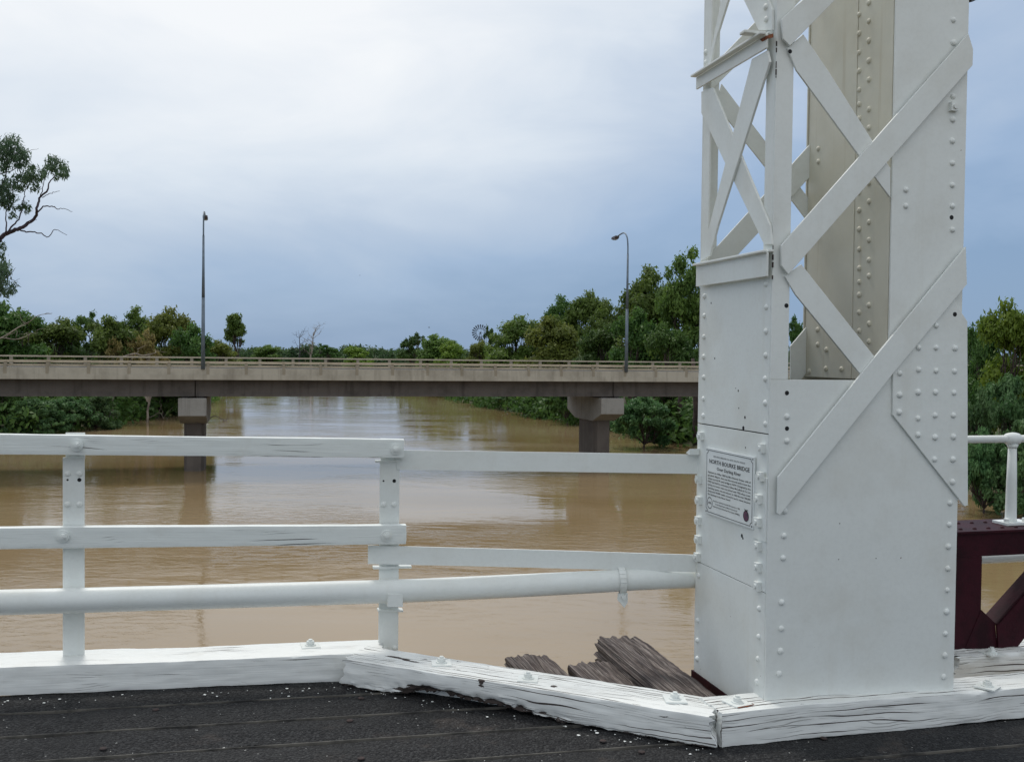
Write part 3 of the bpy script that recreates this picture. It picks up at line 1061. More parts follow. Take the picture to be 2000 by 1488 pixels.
# ------------------------------------------------------------------ timbers
def timber(name, A, B, side, up, w, h, m, parent=None, nseg=150, rough=0.004, seed=0, ragged=0.01, round_=0.007, groove=0.0, wob=0.0, wear=None, endtaper=0.0):
    """beam whose bottom centreline runs from A to B"""
    A, B = Vector(A), Vector(B)
    ax = (B - A)
    L = ax.length
    ax.normalize()
    prof = []
    r = round_
    nw, nh = max(4, int(w / 0.012)), max(4, int(h / 0.012))
    for k in range(nw): prof.append((-w / 2 + w * k / nw, 0))
    for k in range(nh): prof.append((w / 2, h * k / nh))
    for k in range(nw): prof.append((w / 2 - w * k / nw, h))
    for k in range(nh): prof.append((-w / 2, h - h * k / nh))
    np_ = len(prof)
    pr = []
    for (x, y) in prof:
        cx, cy = max(-w / 2 + r, min(w / 2 - r, x)), max(r, min(h - r, y))
        d = Vector((x - cx, y - cy))
        if d.length > r:
            d = d.normalized() * r
        pr.append((cx + d.x, cy + d.y))
    per = [0]
    for k in range(1, np_):
        per.append(per[-1] + math.hypot(prof[k][0] - prof[k - 1][0], prof[k][1] - prof[k - 1][1]))
    per.append(per[-1] + 0.012)
    vs = []
    rots = []
    for i in range(nseg + 1):
        s = L * i / nseg
        sway = noise.noise((s * 1.3, seed, 0)) * wob
        lift = noise.noise((s * 1.1, seed, 9)) * wob * 0.7
        for k, (x, y) in enumerate(pr):
            nx, ny = x / (w / 2), (y - h / 2) / (h / 2)
            n_ = noise.fractal((s * 7 + seed * 3, x * 60, y * 60), 0.9, 2.1, 4) * rough * 0.6
            n_ += noise.noise((s * 1.7, x * 9 + seed, y * 9)) * rough * 0.8
            if groove:
                g = noise.noise((s * 2.0 + seed, (x - y * .7) * 95, 3.3))
                n_ += (g - 0.12) * groove
            if wear:
                wv = wear(s, x, y)
                n_ -= wv
                rots.append(min(1.0, max(wv * 32, marks_b(s, x, y))))
                n_ -= 0.004 * max(0, min(1, marks_b(s, x, y) - .2))
            else:
                rots.append(0.0)
            l_ = math.hypot(nx, ny)
            dx, dy = nx / l_ * n_, ny / l_ * n_
            ss = s
            if i == 0 or i == nseg:
                ss += (noise.noise((x * 55 + seed, y * 40, seed)) + 0.5 * noise.noise((x * 160, y * 120, seed))) * ragged * (1 if i else -1)
            p = A + ax * ss + side * (x + dx + sway) + up * (y + dy + (lift if y > h * .3 else 0))
            vs.append(p)
    fs = []
    for i in range(nseg):
        for k in range(np_):
            fs.append((i * np_ + k, i * np_ + (k + 1) % np_, (i + 1) * np_ + (k + 1) % np_, (i + 1) * np_ + k))
    # end caps: centre fan
    nA = len(vs)
    for e in (0, nseg):
        c = Vector((0, 0, 0))
        for k in range(np_):
            c += vs[e * np_ + k]
        vs.append(c / np_)
        for k in range(np_):
            a, b = e * np_ + k, e * np_ + (k + 1) % np_
            fs.append((b, a, len(vs) - 1) if e == 0 else (a, b, len(vs) - 1))
    mb_ = MB()
    mb_.add(vs, fs)
    o = mb_.build(name, m, parent, smooth=True, origin=A if parent is None else None)
    me = o.data
    ra = me.attributes.new('rot', 'FLOAT', 'POINT')
    ra.data.foreach_set('value', rots + [0.0, 0.0])
    uvl = me.uv_layers.new(name='UVMap')
    data = np.zeros(len(me.loops) * 2)
    li = 0
    for fi in range(nseg * np_):
        i, k = divmod(fi, np_)
        for (ii, kk) in ((i, k), (i, k + 1), (i + 1, k + 1), (i + 1, k)):
            data[li] = L * ii / nseg + seed * 1.7
            data[li + 1] = per[kk] + seed * 0.31
            li += 2
    for fi in range(2 * np_):
        for q_ in me.polygons[nseg * np_ + fi].vertices:
            co = me.vertices[q_].co
            data[li] = co.z * 1.5 + seed
            data[li + 1] = co.x * 1.0 + co.y
            li += 2
    uvl.data.foreach_set('uv', data)
    # flat-looking facets only where sharp
    try:
        me.set_sharp_from_angle(angle=math.radians(38))
    except Exception:
        pass
    return o


q = MB()
q.prism([(-0.045, -0.045, 0), (0.045, -0.045, 0), (0.045, 0.045, 0), (-0.045, 0.045, 0)], (0, 0, 0.007))
q.tube([(0, 0, 0.007), (0, 0, 0.012)], 0.027, 16)
q.tube([(0, 0, 0.012), (0, 0, 0.028)], 0.019, 6)
q.tube([(0, 0, 0.028), (0, 0, 0.036)], 0.010, 10)
WASH = local_mesh(q, 'washer_and_nut', M['steel'])
KH = 0.128


def kerb(label, pxs, seed, m, washers, wear=None, wob=0.012, ragged=0.02, h=KH, w=0.235, rough=0.005):
    (x0, y0), (x1, y1) = pxs                   # front bottom edge
    a, b = DP(x0, y0, -0.004), DP(x1, y1, -0.004)
    ax = (b - a).normalized()
    sd_ = DN.cross(ax).normalized()            # away from the viewer
    o = timber('kerb_beam', a + sd_ * w / 2, b + sd_ * w / 2, sd_, DN, w, h, m, seed=seed, rough=rough, wob=wob, ragged=ragged, wear=wear, nseg=int((b - a).length / 0.012))
    tag(o, label, 'kerb beam')
    for (x, y, rot) in washers:
        p = DP(x, y, h - 0.004)
        xx = ax * math.cos(rot) + sd_ * math.sin(rot)
        yy = DN.cross(xx)
        inst(WASH, 'washer_and_nut', frame(p, xx, yy, DN), o)
    return o, a, b, sd_


kerb('long white timber kerb on the left with one square washer, ending at the handrail post', ((-900, 1398), (748, 1327)), 1, M['kerb_good'], [(606, 1262, 0.1)], wob=0.008)


def marks_b(s, x, y):
    """gashes where the paint and the wood are gone"""
    m_ = 0.0
    if y > 0.10:
        for (s0, x0, ls, lx, a) in ((0.22, 0.012, 0.08, 0.010, 1.3), (0.30, -0.004, 0.05, 0.009, 1.1), (0.345, 0.05, 0.035, 0.008, 1.0), (0.70, -0.112, 0.020, 0.009, 1.0), (1.02, -0.06, 0.022, 0.010, 1.1), (0.5, 0.09, 0.03, 0.006, 0.9), (1.30, -0.10, 0.04, 0.006, 1.0)):
            m_ = max(m_, a * math.exp(-((s - s0) / ls) ** 2 - ((x - x0) / lx) ** 2))
    if x < -0.09 and y < 0.10:
        m_ = max(m_, 1.25 * math.exp(-((s - 0.42) / 0.10) ** 2 - ((y - 0.035) / 0.035) ** 2), 0.95 * math.exp(-((s - 0.66) / 0.16) ** 2 - ((y - 0.012) / 0.024) ** 2), 0.6 * math.exp(-(y / 0.012) ** 2))
    return m_


def wear_b(s, x, y):
    # rotten hollow along the lower front edge and dents on top
    d = 0
    if x < -0.03 and y < 0.078:
        k = math.exp(-((s - 0.46) / 0.15) ** 2) * 0.05 + math.exp(-((s - 0.75) / 0.22) ** 2) * 0.028 + 0.006
        d += k * (1 + 0.8 * noise.noise((s * 30, x * 60, y * 60))) * max(0, 1 - y / 0.08)
    return d


kerb('splintered white kerb timber angled towards the tower, with rotten black lower edge', ((670, 1341), (1388, 1463)), 2, M['kerb_bad'], [(862, 1296, 0.5), (1031, 1327, 0.3), (1318, 1367, 0.4)], wear=wear_b, wob=0.016, ragged=0.028, rough=0.007, h=0.135)
kerb('white cracked kerb timber in front of the tower base with a rusty washer', ((1409, 1460), (2300, 1372)), 3, M['kerb'], [(1440, 1374, 0.2), (1928, 1342, 0.5)], wob=0.010, ragged=0.008, rough=0.006, h=0.142, w=0.20)
# second beam beyond the tower
pB = [DP(1872, 1332, 0.02), DP(2300, 1300, 0.02)]
ax = (pB[1] - pB[0]).normalized()
sdv = DN.cross(ax).normalized()
o = timber('kerb_beam', pB[0] + sdv * 0.16 - DN * 0.0, pB[1] + sdv * 0.16, sdv, DN, 0.30, 0.125, M['kerb_bad'], seed=6, rough=0.009, wob=0.012, ragged=0.06, nseg=150)
tag(o, 'broad split white beam lying behind the kerb at the right edge', 'kerb beam')
inst(WASH, 'washer_and_nut', frame(DP(1937, 1277, 0.143), ax, sdv, DN), o)
RK = [c for c in COL.objects if c.name.startswith('kerb_beam')][2]
for ln, seed_ in ((((1424, 1366), (1432, 1370), (1436, 1376)), 1), (((1440, 1381), (1455, 1379), (1472, 1375)), 2)):
    q = MB()
    ps = [DP(x, y, 0.1425) for x, y in ln]
    for a, b in zip(ps, ps[1:]):
        d_ = DN.cross((b - a).normalized())
        wv = 0.006 + 0.004 * rng.random()
        q.prism([a - d_ * wv, b - d_ * wv * .6, b + d_ * wv, a + d_ * wv * .8], DN * 0.0012)
    q.build('rust_streak', M['rust'], RK)
q = MB()
rf = random.Random(8)
for k in range(85):
    seg = rf.choice((0, 0, 0, 1, 1, 1, 1))
    t = rf.random()
    ua, va = kl[seg]
    ub, vb_ = kl[seg + 1]
    u_, v_ = ua + (ub - ua) * t, va + (vb_ - va) * t - 0.012 - abs(rf.gauss(0, 0.05))
    r_ = 0.002 + 0.007 * rf.random() ** 2.5
    a0 = rf.random() * 6
    q.prism([DK(u_ + r_ * rf.uniform(.5, 1.3) * math.cos(a0 + j * 1.256), v_ + r_ * rf.uniform(.5, 1.3) * math.sin(a0 + j * 1.256), 0.002) for j in range(5)], DN * 0.0015)
tag(q.build('paint_flakes', M['kerb_good']), 'white paint flakes lying on the black deck along the kerb', 'paint flakes', kind='stuff')

# weathered sleepers reaching out past the kerb
SW = 0.03


def sleeper(label, x0, x1, y, seed, tilt=0.0, top=0.03, vback=None, th=0.15):
    a, b = duv(DP(x0, y, top)), duv(DP(x1, y, top))
    w = b[0] - a[0]
    u = (a[0] + b[0]) / 2
    v1 = (a[1] + b[1]) / 2
    A = DK(u + tilt, vback, top - th)
    B = DK(u, v1, top - th)
    axx = (B - A).normalized()
    up_ = DN
    s_ = up_.cross(axx).normalized() * -1
    o = timber('sleeper', A, B, -s_, DN, w, th, M['oldwood'], seed=seed, rough=0.010, groove=0.020, ragged=0.05, nseg=110, round_=0.012)
    tag(o, label, 'sleeper', None)


vb = duv(DP(1200, 1400, 0.1))[1]
sleeper('short grey weathered timber stub, leftmost and lowest behind the angled kerb', 984, 1072, 1280, 21, vback=vb + 0.25, tilt=0.02)
sleeper('ragged grey weathered timber between the short stub and the longest one', 1106, 1190, 1294, 22, vback=vb + 0.05, tilt=0.02, top=0.02)
sleeper('longest and highest grey weathered timber, reaching out beside the tower foot', 1162, 1246, 1243, 23, vback=vb - 0.05, tilt=0.0, top=0.08, th=0.16)

# ------------------------------------------------------------------ left handrail
P1 = DP(143, 1281, KH)                         # foot of the first post
FPn = N0


def FP(px, py, off=0.0):
    return hit(px, py, P1 + N0 * 0.02 - N0 * off, N0)


rail = thing('handrail', DK(*duv(P1), 0), 'white two-rail handrail of painted timber on flat steel posts, left of the tower', 'handrail')


def flatq(pts, off, th, name, m, parent, plane=FP, bev=0.0015):
    b = MB()
    b.prism([plane(x, y, off) for x, y in pts], N0 * th)
    return b.build(name, m, parent, bevel=bev)


def post(xl, xr, ytop, ybot):
    zc = FP((xl + xr) / 2, (ytop + ybot) / 2)
    a0, a1 = FP(xl, 1100), FP(xr, 1100)
    zt, zb = FP((xl + xr) / 2, ytop).z, FP((xl + xr) / 2, ybot).z - 0.14
    w = (a1 - a0)
    w = Vector((w.x, w.y, 0))
    b = MB()
    b.box(Vector((a0.x, a0.y, zb)), w, N0 * 0.009, UP * (zt - zb))
    b.box(Vector((a0.x, a0.y, zb)) + w * 0.46 + N0 * 0.0095, w * 0.08, N0 * 0.06, UP * (zt - zb - 0.002))
    return b.build('post', M['steel_rail'], rail, bevel=0.0015)


post1 = post(122.5, 165, 893, 1275)
post2 = post(740.5, 779, 899, 1268)
for x, y in ((132, 925), (155, 925), (132, 985), (155, 985)):
    put(RIV, 'rivet', FP(x, y), FR, post1)
for x, y in ((749, 985), (769, 985), (750, 1265), (771, 1265)):
    put(RIV, 'rivet', FP(x, y), FR, post2)
for x, y, P in ((155, 937, post1), (132, 937, post1), (749, 939, post2), (770, 939, post2)):
    o = put(HOLE, 'bolt_hole', FP(x, y), FR, P)
    s = 0.95 if x in (155, 770) else 0.5
    o.scale = (s, s, s)
# small rib on top of the first post and the head pieces
flatq([(128, 845), (166, 845), (166, 896), (128, 896)], -0.012, 0.008, 'post_head', M['steel_rail'], post1)
flatq([(743, 856), (781, 857), (781, 900), (743, 900)], -0.012, 0.008, 'post_head', M['steel_rail'], post2)


def ledge(x0, x1, y, out=0.045, th=0.010, tilt=-1.0):
    b = MB()
    a0, a1 = FP(x0, y), FP(x1, y + tilt)
    b.box(a0 + N0 * 0.02, a1 - a0, -N0 * out, UP * th)
    b.build('ledge_plate', M['steel_rail'], post2, bevel=0.0015)


ledge(733, 790, 903, 0.03)
ledge(728, 803, 1110, 0.04, 0.012, -2)
ledge(737, 786, 1192, 0.05, 0.010, 0)


def rail_timber(x0, x1, t0, t1, b0, b1, seed):
    """front face pixel box: top y at x0/x1 and bottom y at x0/x1"""
    off = 0.062
    A, B = FP(x0, b0, off), FP(x1, b1, off)
    At, Bt = FP(x0, t0, off), FP(x1, t1, off)
    h = ((At - A).length + (Bt - B).length) / 2
    th = 0.058
    return timber('rail', A + N0 * th / 2, B + N0 * th / 2, N0, UP, th, h, M['railwood'], parent=rail, seed=seed, rough=0.0018, wob=0.004, ragged=0.004, round_=0.005, nseg=260)


# extend the left ends beyond the frame along the same lines
r_top = rail_timber(-900, 789, 834, 860, 880, 894.5, 31)
r_mid = rail_timber(-900, 793.5, 1041.5, 1022, 1084, 1063, 32)
q = MB()
q.tube([(0, 0, -0.006), (0, 0, 0.005)], 0.027, 20)
q.tube([(0, 0, 0.005), (0, 0, 0.009)], 0.019, 20)
q.tube([(0, 0, 0.009), (0, 0, 0.021)], 0.0135, 6)
q.tube([(0, 0, 0.021), (0, 0, 0.027)], 0.007, 10)
BOLT = local_mesh(q, 'bolt', M['steel_rail'])
for x, y, P in ((150, 869, r_top), (773, 877, r_top), (123, 1047, r_mid), (755, 1046, r_mid)):
    inst(BOLT, 'bolt', frame(FP(x, y, 0.068), D0, UP, -N0), P)

# flat bars from the last post to the tower
def flat_bar(pl, pr, name='flat_bar'):
    """pl: left end (x, ytop, ybot) on the post plane; pr: right end on the tower's side"""
    L0, L1 = FP(pl[0], pl[1], pl[3]), FP(pl[0], pl[2], pl[3])
    ref = TS(1361, 1000, 0.004)
    nn = N0
    R0, R1 = hit(pr[0], pr[1], ref, nn), hit(pr[0], pr[2], ref, nn)
    b = MB()
    K = 14
    for k in range(K):
        s0, s1 = k / K, (k + 1) / K
        def P(s, t): return (L0.lerp(R0, s)).lerp(L1.lerp(R1, s), t) + N0 * (0.010 * math.sin(s * PI))
        b.add([P(s0, 0), P(s1, 0), P(s1, 1), P(s0, 1)] + [p + N0 * 0.010 for p in (P(s0, 0), P(s1, 0), P(s1, 1), P(s0, 1))],
              [(3, 2, 1, 0), (4, 5, 6, 7), (0, 1, 5, 4), (2, 3, 7, 6)] + ([(0, 4, 7, 3)] if k == 0 else []) + ([(1, 2, 6, 5)] if k == K - 1 else []))
    o = b.build(name, M['steel_rail'], rail)
    return o


flat_bar((775, 879.0, 917.5, 0.003), (1372, 888, 925.5))
flat_bar((719, 1065, 1101, 0.012), (1359, 1083.5, 1117))
# brackets where the bars meet the tower
mb = MB()
mb.prism([TS(1358, 884, .004), TS(1366, 876, .004), TS(1366, 888, .004)], -D0 * 0.05)
mb.build('end_bracket', M['steel_rail'], rail)

# ------------------------------------------------------------------ pipe along the rail
pipe_px = [(-900, 1200), (-300, 1183), (0, 1176), (300, 1168), (620, 1158.5), (800, 1153), (1000, 1144), (1150, 1136.5), (1250, 1131), (1350, 1128), (1420, 1128)]
pts = []
ref2 = TS(1361, 1000)
for x, y in pipe_px:
    s = max(0, min(1, (x - 740) / 620))
    A = FP(x, y, 0.085)
    B = hit(x, y, ref2 + N0 * 0.06, N0)
    pts.append(A.lerp(B, s * s * (3 - 2 * s)))


def smooth_path(p, sub=8):
    out = []
    for i in range(len(p) - 1):
        a, b, c, d = p[max(i - 1, 0)], p[i], p[i + 1], p[min(i + 2, len(p) - 1)]
        for k in range(sub):
            t = k / sub
            out.append(0.5 * ((2 * b) + (c - a) * t + (2 * a - 5 * b + 4 * c - d) * t * t + (3 * b - a - 3 * c + d) * t ** 3))
    out.append(p[-1])
    return out


pp = thing('water_pipe', pts[2] - UP * 0.055, 'thick white pipe strapped low along the inside of the handrail', 'pipe')
PR = 0.0565
mb = MB()
mb.tube(smooth_path(pts), [PR * (1 - 0.10 * max(0, min(1, (k - 48) / 24))) for k in range(8 * (len(pts) - 1) + 1)], 28)
mb.build('pipe', M['steel_rail'], pp, smooth=True)
mb = MB()
cpt = FP(757, 1185, 0.145)
cx1 = FP(787, 1185, 0.145)
mb.box(cpt, cx1 - cpt, N0 * 0.11, UP * 0.064)
mb.build('saddle_block', M['steel_rail'], pp, bevel=0.002)
# strap clamp near the tower
cl = smooth_path(pts)
cc = min(cl, key=lambda p: abs((p - CP).dot(D0) - (hit(1232, 1145, ref2, N0) - CP).dot(D0)))
mb = MB()
axx = (pts[8] - pts[7]).normalized()
sd2 = UP.cross(axx).normalized()
up2 = axx.cross(sd2)
ring = [cc + (sd2 * math.cos(a) + up2 * math.sin(a)) * (PR + 0.004) for a in np.linspace(0, 2 * PI, 19)]
for a, b in zip(ring, ring[1:]):
    mid = (a + b) / 2
    mb.prism([a - axx * 0.016, b - axx * 0.016, b + axx * 0.016, a + axx * 0.016], (mid - cc).normalized() * 0.005)
lug = cc - up2 * (PR + 0.002) - sd2 * 0.02
mb.prism([lug - axx * 0.026, lug + axx * 0.022, lug + axx * 0.020 - up2 * 0.045, lug + axx * 0.002 - up2 * 0.072, lug - axx * 0.030 - up2 * 0.030], -sd2 * 0.008)
mb.prism([lug - axx * 0.020 + sd2 * .02, lug + axx * 0.010 + sd2 * .02, lug - axx * 0.004 - up2 * 0.045 + sd2 * .02, lug - axx * 0.024 - up2 * 0.035 + sd2 * .02], -sd2 * 0.007)
mb.tube([lug - up2 * 0.015 - sd2 * 0.03, lug - up2 * 0.015 + sd2 * 0.03], 0.012, 6)
mb.build('strap_clamp', M['steel_rail'], pp, bevel=0.001)

# ------------------------------------------------------------------ maroon girder and pipe railing on the right
GB = TB * 0.75


def GP(px, py, off=0.0):
    return hit(px, py, C0 + N0 * (GB - off), N0)


gird = thing('truss_girder', GP(1900, 1262), 'dark maroon riveted truss girder behind the kerb, right of the tower', 'girder')
zc0, zc1 = GP(1900, 1036).z, GP(1918, 1086).z
xL = GP(1866, 1100)
ux = lambda px: (GP(px, 1100) - xL).dot(D0)
G = lambda a, z, off=0.0: Vector((xL.x, xL.y, 0)) + D0 * a - N0 * off + UP * z
GE = 3.2
zb_ = GP(1900, 1263).z
gl, gr_ = 0.0, ux(1918)
mb = MB()
mb.prism([G(-0.2, zc0 - 0.012), G(GE, zc0 - 0.012), G(GE, zc1), G(-0.2, zc1)], N0 * 0.012)
mb.build('chord_web', M['maroon'], gird, bevel=0.001)
mb = MB()
mb.prism([G(-0.2, zc0, 0.02), G(GE, zc0, 0.02), G(GE, zc0, -0.30), G(-0.2, zc0, -0.30)], -UP * 0.012)
plate_ = mb.build('top_flange', M['maroon'], gird, bevel=0.001)
mb = MB()
mb.prism([G(-0.2, zb_ - 0.35), G(gr_, zb_ - 0.35), G(gr_, zc1 - 0.0005), G(-0.2, zc1 - 0.0005)], N0 * 0.012)
mb.build('vertical_member', M['maroon'], gird, bevel=0.001)
d0 = GP(1918, 1190)
d1 = GP(1943, 1216)
d2 = GP(2000, 1152)
sl = (d2.z - d1.z) / (d2 - d1).dot(D0)
a1_ = (d1 - G(0, 0)).dot(D0)
zV = d1.z
mb = MB()
ar = 0.62
mb.prism([G(gr_, d0.z, .003), G(a1_, zV, .003), G(a1_ + 0.02, zV - 0.16, .003), G(a1_ - 0.02, zb_ - 0.02, .003), G(gr_ - 0.1, zb_ - 0.02, .003)], N0 * 0.012)
mb.build('gusset_plate', M['maroon'], gird, bevel=0.001)
mb = MB()
L_ = 0.55
mb.prism([G(a1_, zV, .016), G(a1_ + L_, zV + sl * L_, .016), G(a1_ + L_ + 0.10, zV + sl * L_ - 0.10, .016), G(a1_ + 0.10, zV - 0.16, .016), G(a1_ + 0.02, zV - 0.2, .016)], N0 * 0.012)
mb.prism([G(a1_, zV, .016), G(a1_ + L_, zV + sl * L_, .016), G(a1_ + L_ + .004, zV + sl * L_ - .012, .016), G(a1_ + .004, zV - .012, .016)], N0 * 0.11)
mb.build('diagonal_member', M['maroon'], gird, bevel=0.001)
mb = MB()
mb.prism([G(-0.2, zb_ - 0.5), G(GE, zb_ - 0.5), G(GE, zb_ - 0.3), G(-0.2, zb_ - 0.3)], N0 * 0.012)
mb.prism([G(-0.2, zb_ - 0.31, .1), G(GE, zb_ - 0.31, .1), G(GE, zb_ - 0.31, -.2), G(-0.2, zb_ - 0.31, -.2)], -UP * 0.012)
mb.prism([G(1.3, zb_ - 0.35), G(1.42, zb_ - 0.35), G(1.42, zc1 - .0005), G(1.3, zc1 - .0005)], N0 * 0.012)
mb.build('lower_chord', M['maroon'], gird)
RIVM = dome_mesh('rivet', 0.011, 0.009, M['maroon'])
for row in (0.04, 0.20):
    for k in range(12):
        p = G(ux(1885) + k * 0.085 + (0.03 if row > .1 else 0), zc0, -row)
        inst(RIVM, 'rivet', frame(p, D0, N0, UP), plate_)

prl = thing('pipe_railing', G(ux(1976), zc0, -0.14), 'white tubular railing standing on the maroon girder at the right edge', 'railing')
foot_ = G(ux(1972), zc0, -0.14)
FPz = foot_


def HP(px, py):
    return hit(px, py, FPz, N0)


topz = HP(1976, 857).z
base = HP(1974, 1012)
mb = MB()
mb.tube([Vector((base.x, base.y, zc0 + 0.01)), Vector((base.x, base.y, zc0 + 0.03)), Vector((base.x, base.y, (zc0 + topz) / 2)), Vector((base.x, base.y, topz))], [0.034, 0.029, 0.026, 0.020], 16)
pst = mb.build('post', M['steel_rail'], prl, smooth=True)
mb = MB()
bb = Vector((base.x, base.y, zc0 + 0.001))
mb.box(bb - D0 * 0.07 - N0 * 0.055, D0 * 0.17, N0 * 0.11, UP * 0.014)
for dx in (-0.05, 0.065):
    mb.tube([bb + D0 * dx - N0 * 0.03 + UP * .014, bb + D0 * dx - N0 * 0.03 + UP * 0.034], 0.016, 6)
mb.build('base_flange', M['steel_rail'], prl, bevel=0.001)
mb = MB()
mb.tube([Vector((base.x, base.y, topz)) - D0 * 0.9, Vector((base.x, base.y, topz)) + D0 * 3.0], 0.020, 16)
mb.build('rail', M['steel_rail'], prl, smooth=True)
mb = MB()
jt = Vector((base.x, base.y, topz))
mb.tube([jt - D0 * 0.045, jt - D0 * 0.035, jt - D0 * 0.02, jt, jt + D0 * 0.02, jt + D0 * 0.035, jt + D0 * 0.045], [0.021, 0.030, 0.033, 0.035, 0.033, 0.030, 0.021], 16)
mb.tube([jt - UP * 0.05, jt - UP * 0.03], [0.022, 0.030], 14)
mb.build('joint_fitting', M['steel_rail'], prl, smooth=True)
# low grey pipe outside the girder
low = C0 + N0 * (GB + 0.5)
pa, pb_ = hit(1905, 1092, low, N0), hit(2100, 1082, low, N0)
mb = MB()
mb.tube([pa - (pb_ - pa) * 0.3, pb_ + (pb_ - pa) * 4], 0.028, 16)
o = mb.build('low_pipe', M['steel_rail'], None, smooth=True, origin=pa)
tag(o, 'white pipe seen through the opening of the maroon girder', 'pipe')

# ------------------------------------------------------------------ concrete road bridge
NB0 = CP + ray(377, 744) * 62.0               # near face of the slab
hb = lambda y: hit(680, y, NB0, N0).z
bu = lambda px: (hit(px, 744, NB0, N0) - NB0).dot(D0)


def B(u, v, z):
    p = NB0 + D0 * u + N0 * v
    return Vector((p.x, p.y, z))


z_rail, z_kerb, z_slab, z_gird = hb(708.3), hb(721.5), hb(743.0), hb(775.2)
U0, U1 = -75, 75
BW = 8.4
SUP = 0.24                                     # crossfall
bridge = thing('road_bridge', B(0, BW / 2, 0), 'long concrete road bridge on hammerhead piers crossing the river beyond the railing', 'bridge')
up_, ur_ = bu(380), bu(1205)
span = ur_ - up_
mb = MB()
mb.box(B(U0, 0, z_slab), D0 * (U1 - U0), N0 * 0.3, UP * (z_kerb - z_slab))
mb.box(B(U0, 0.301, z_slab), D0 * (U1 - U0), N0 * (BW - 0.6), UP * 0.22)
mb.box(B(U0, -0.03, z_slab + 0.0), D0 * (U1 - U0), N0 * 0.03, UP * 0.33)
mb.box(B(U0, -0.003, z_slab + 0.331), D0 * (U1 - U0), N0 * 0.003, UP * 0.035)
mb.build('near_edge_beam', M['conc_l'], bridge)
mb = MB()
mb.prism([B(U0, 0.31, z_slab + 0.23), B(U0, BW - 0.3, z_slab + 0.23), B(U0, BW - 0.3, z_kerb - 0.30 + SUP), B(U0, 0.31, z_kerb - 0.26)], D0 * (U1 - U0))
mb.build('road_surface', M['asphalt'], bridge)
mb = MB()
mb.box(B(U0, BW - 0.29, z_slab), D0 * (U1 - U0), N0 * 0.3, UP * (z_kerb - z_slab + SUP - 0.14))
mb.build('far_edge_beam', M['conc_l'], bridge)
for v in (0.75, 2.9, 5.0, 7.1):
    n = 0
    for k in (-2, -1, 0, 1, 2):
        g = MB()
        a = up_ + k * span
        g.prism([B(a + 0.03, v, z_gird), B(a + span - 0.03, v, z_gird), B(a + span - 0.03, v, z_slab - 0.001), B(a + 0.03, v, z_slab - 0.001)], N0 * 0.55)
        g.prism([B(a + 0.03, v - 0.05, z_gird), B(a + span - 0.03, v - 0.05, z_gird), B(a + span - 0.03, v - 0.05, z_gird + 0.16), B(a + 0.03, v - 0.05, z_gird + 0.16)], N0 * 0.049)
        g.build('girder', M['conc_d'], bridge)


def hammer(uc):
    pr = thing('x', (0, 0, 0), None, None)
    bpy.data.objects.remove(pr)
    w = 1.7
    zt, zm, zl = z_gird - 0.10, z_gird - 0.10 - 1.12, z_gird - 0.10 - 1.70
    v0, v1 = 0.35, BW - 0.35
    m_ = MB()
    m_.prism([B(uc - w / 2, v0, zt), B(uc - w / 2, v0, zm), B(uc - w / 2, v0 + 1.9, zl), B(uc - w / 2, v1 - 1.9, zl), B(uc - w / 2, v1, zm), B(uc - w / 2, v1, zt)], D0 * w)
    hd = m_.build('headstock', M['conc_p'], bridge, bevel=0.03)
    m_ = MB()
    for dv in (1.2, 3.2, 5.2, 7.4):
        for du in (-0.45, 0.45):
            m_.box(B(uc + du - 0.2, dv - 0.3, zt), D0 * 0.4, N0 * 0.4, UP * 0.099)
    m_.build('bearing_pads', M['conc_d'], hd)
    m_ = MB()
    cw = 0.62
    prof = [(-cw, 2.6), (-cw + 0.18, 2.2), (cw - 0.18, 2.2), (cw, 2.6), (cw, BW - 2.6), (cw - 0.18, BW - 2.2), (-cw + 0.18, BW - 2.2), (-cw, BW - 2.6)]
    m_.prism([B(uc + a, b, -3) for a, b in prof], UP * (zl + 3 - 0.001))
    m_.build('column', M['conc_c'], bridge, bevel=0.02)


for k in (-1, 0, 1, 2):
    hammer(up_ + k * span - 0.15)
# railings
RP = bu(940) - bu(857.5) if False else 2.53
PS = MB()
near_u0 = bu(9.5)
sp_n = (bu(406) - bu(9.5)) / 5.0
k = -5
mb = MB()
i0 = math.floor((U0 - near_u0) / sp_n)
for side_ in (0, 1):
    v = 0.10 if side_ == 0 else BW - 0.18
    zk = z_kerb if side_ == 0 else z_kerb + SUP - 0.14
    zr = z_rail if side_ == 0 else z_rail + SUP
    for i in range(-8, 26):
        u = near_u0 + i * sp_n
        if side_:
            u += 0.9
        q = MB()
        q.box(B(u - 0.10, v, zk - 0.25 if side_ == 0 else zk), D0 * 0.20, N0 * 0.14, UP * (zr - 0.101 - zk + (0.25 if side_ == 0 else 0)))
        if side_ == 0:
            q = MB()
            q.box(B(u - 0.09, -0.02, zk - 0.40), D0 * 0.18, N0 * 0.019, UP * 0.40)
            q.box(B(u - 0.09, 0.002, zk + 0.0005), D0 * 0.18, N0 * 0.09, UP * 0.10)
            q.box(B(u - 0.085, v, zk + 0.001), D0 * 0.17, N0 * 0.14, UP * (zr - 0.101 - zk))
        q.build('rail_post', M['conc_post'], bridge)
    q = MB()
    q.box(B(U0, v - 0.03, zr - 0.10), D0 * (U1 - U0), N0 * 0.2, UP * 0.10)
    q.build('top_rail', M['conc_r'], bridge)
    q = MB()
    q.box(B(U0, v + 0.145, zk + 0.09), D0 * (U1 - U0), N0 * 0.03, UP * 0.10)
    q.build('guard_rail', M['conc_r'], bridge)


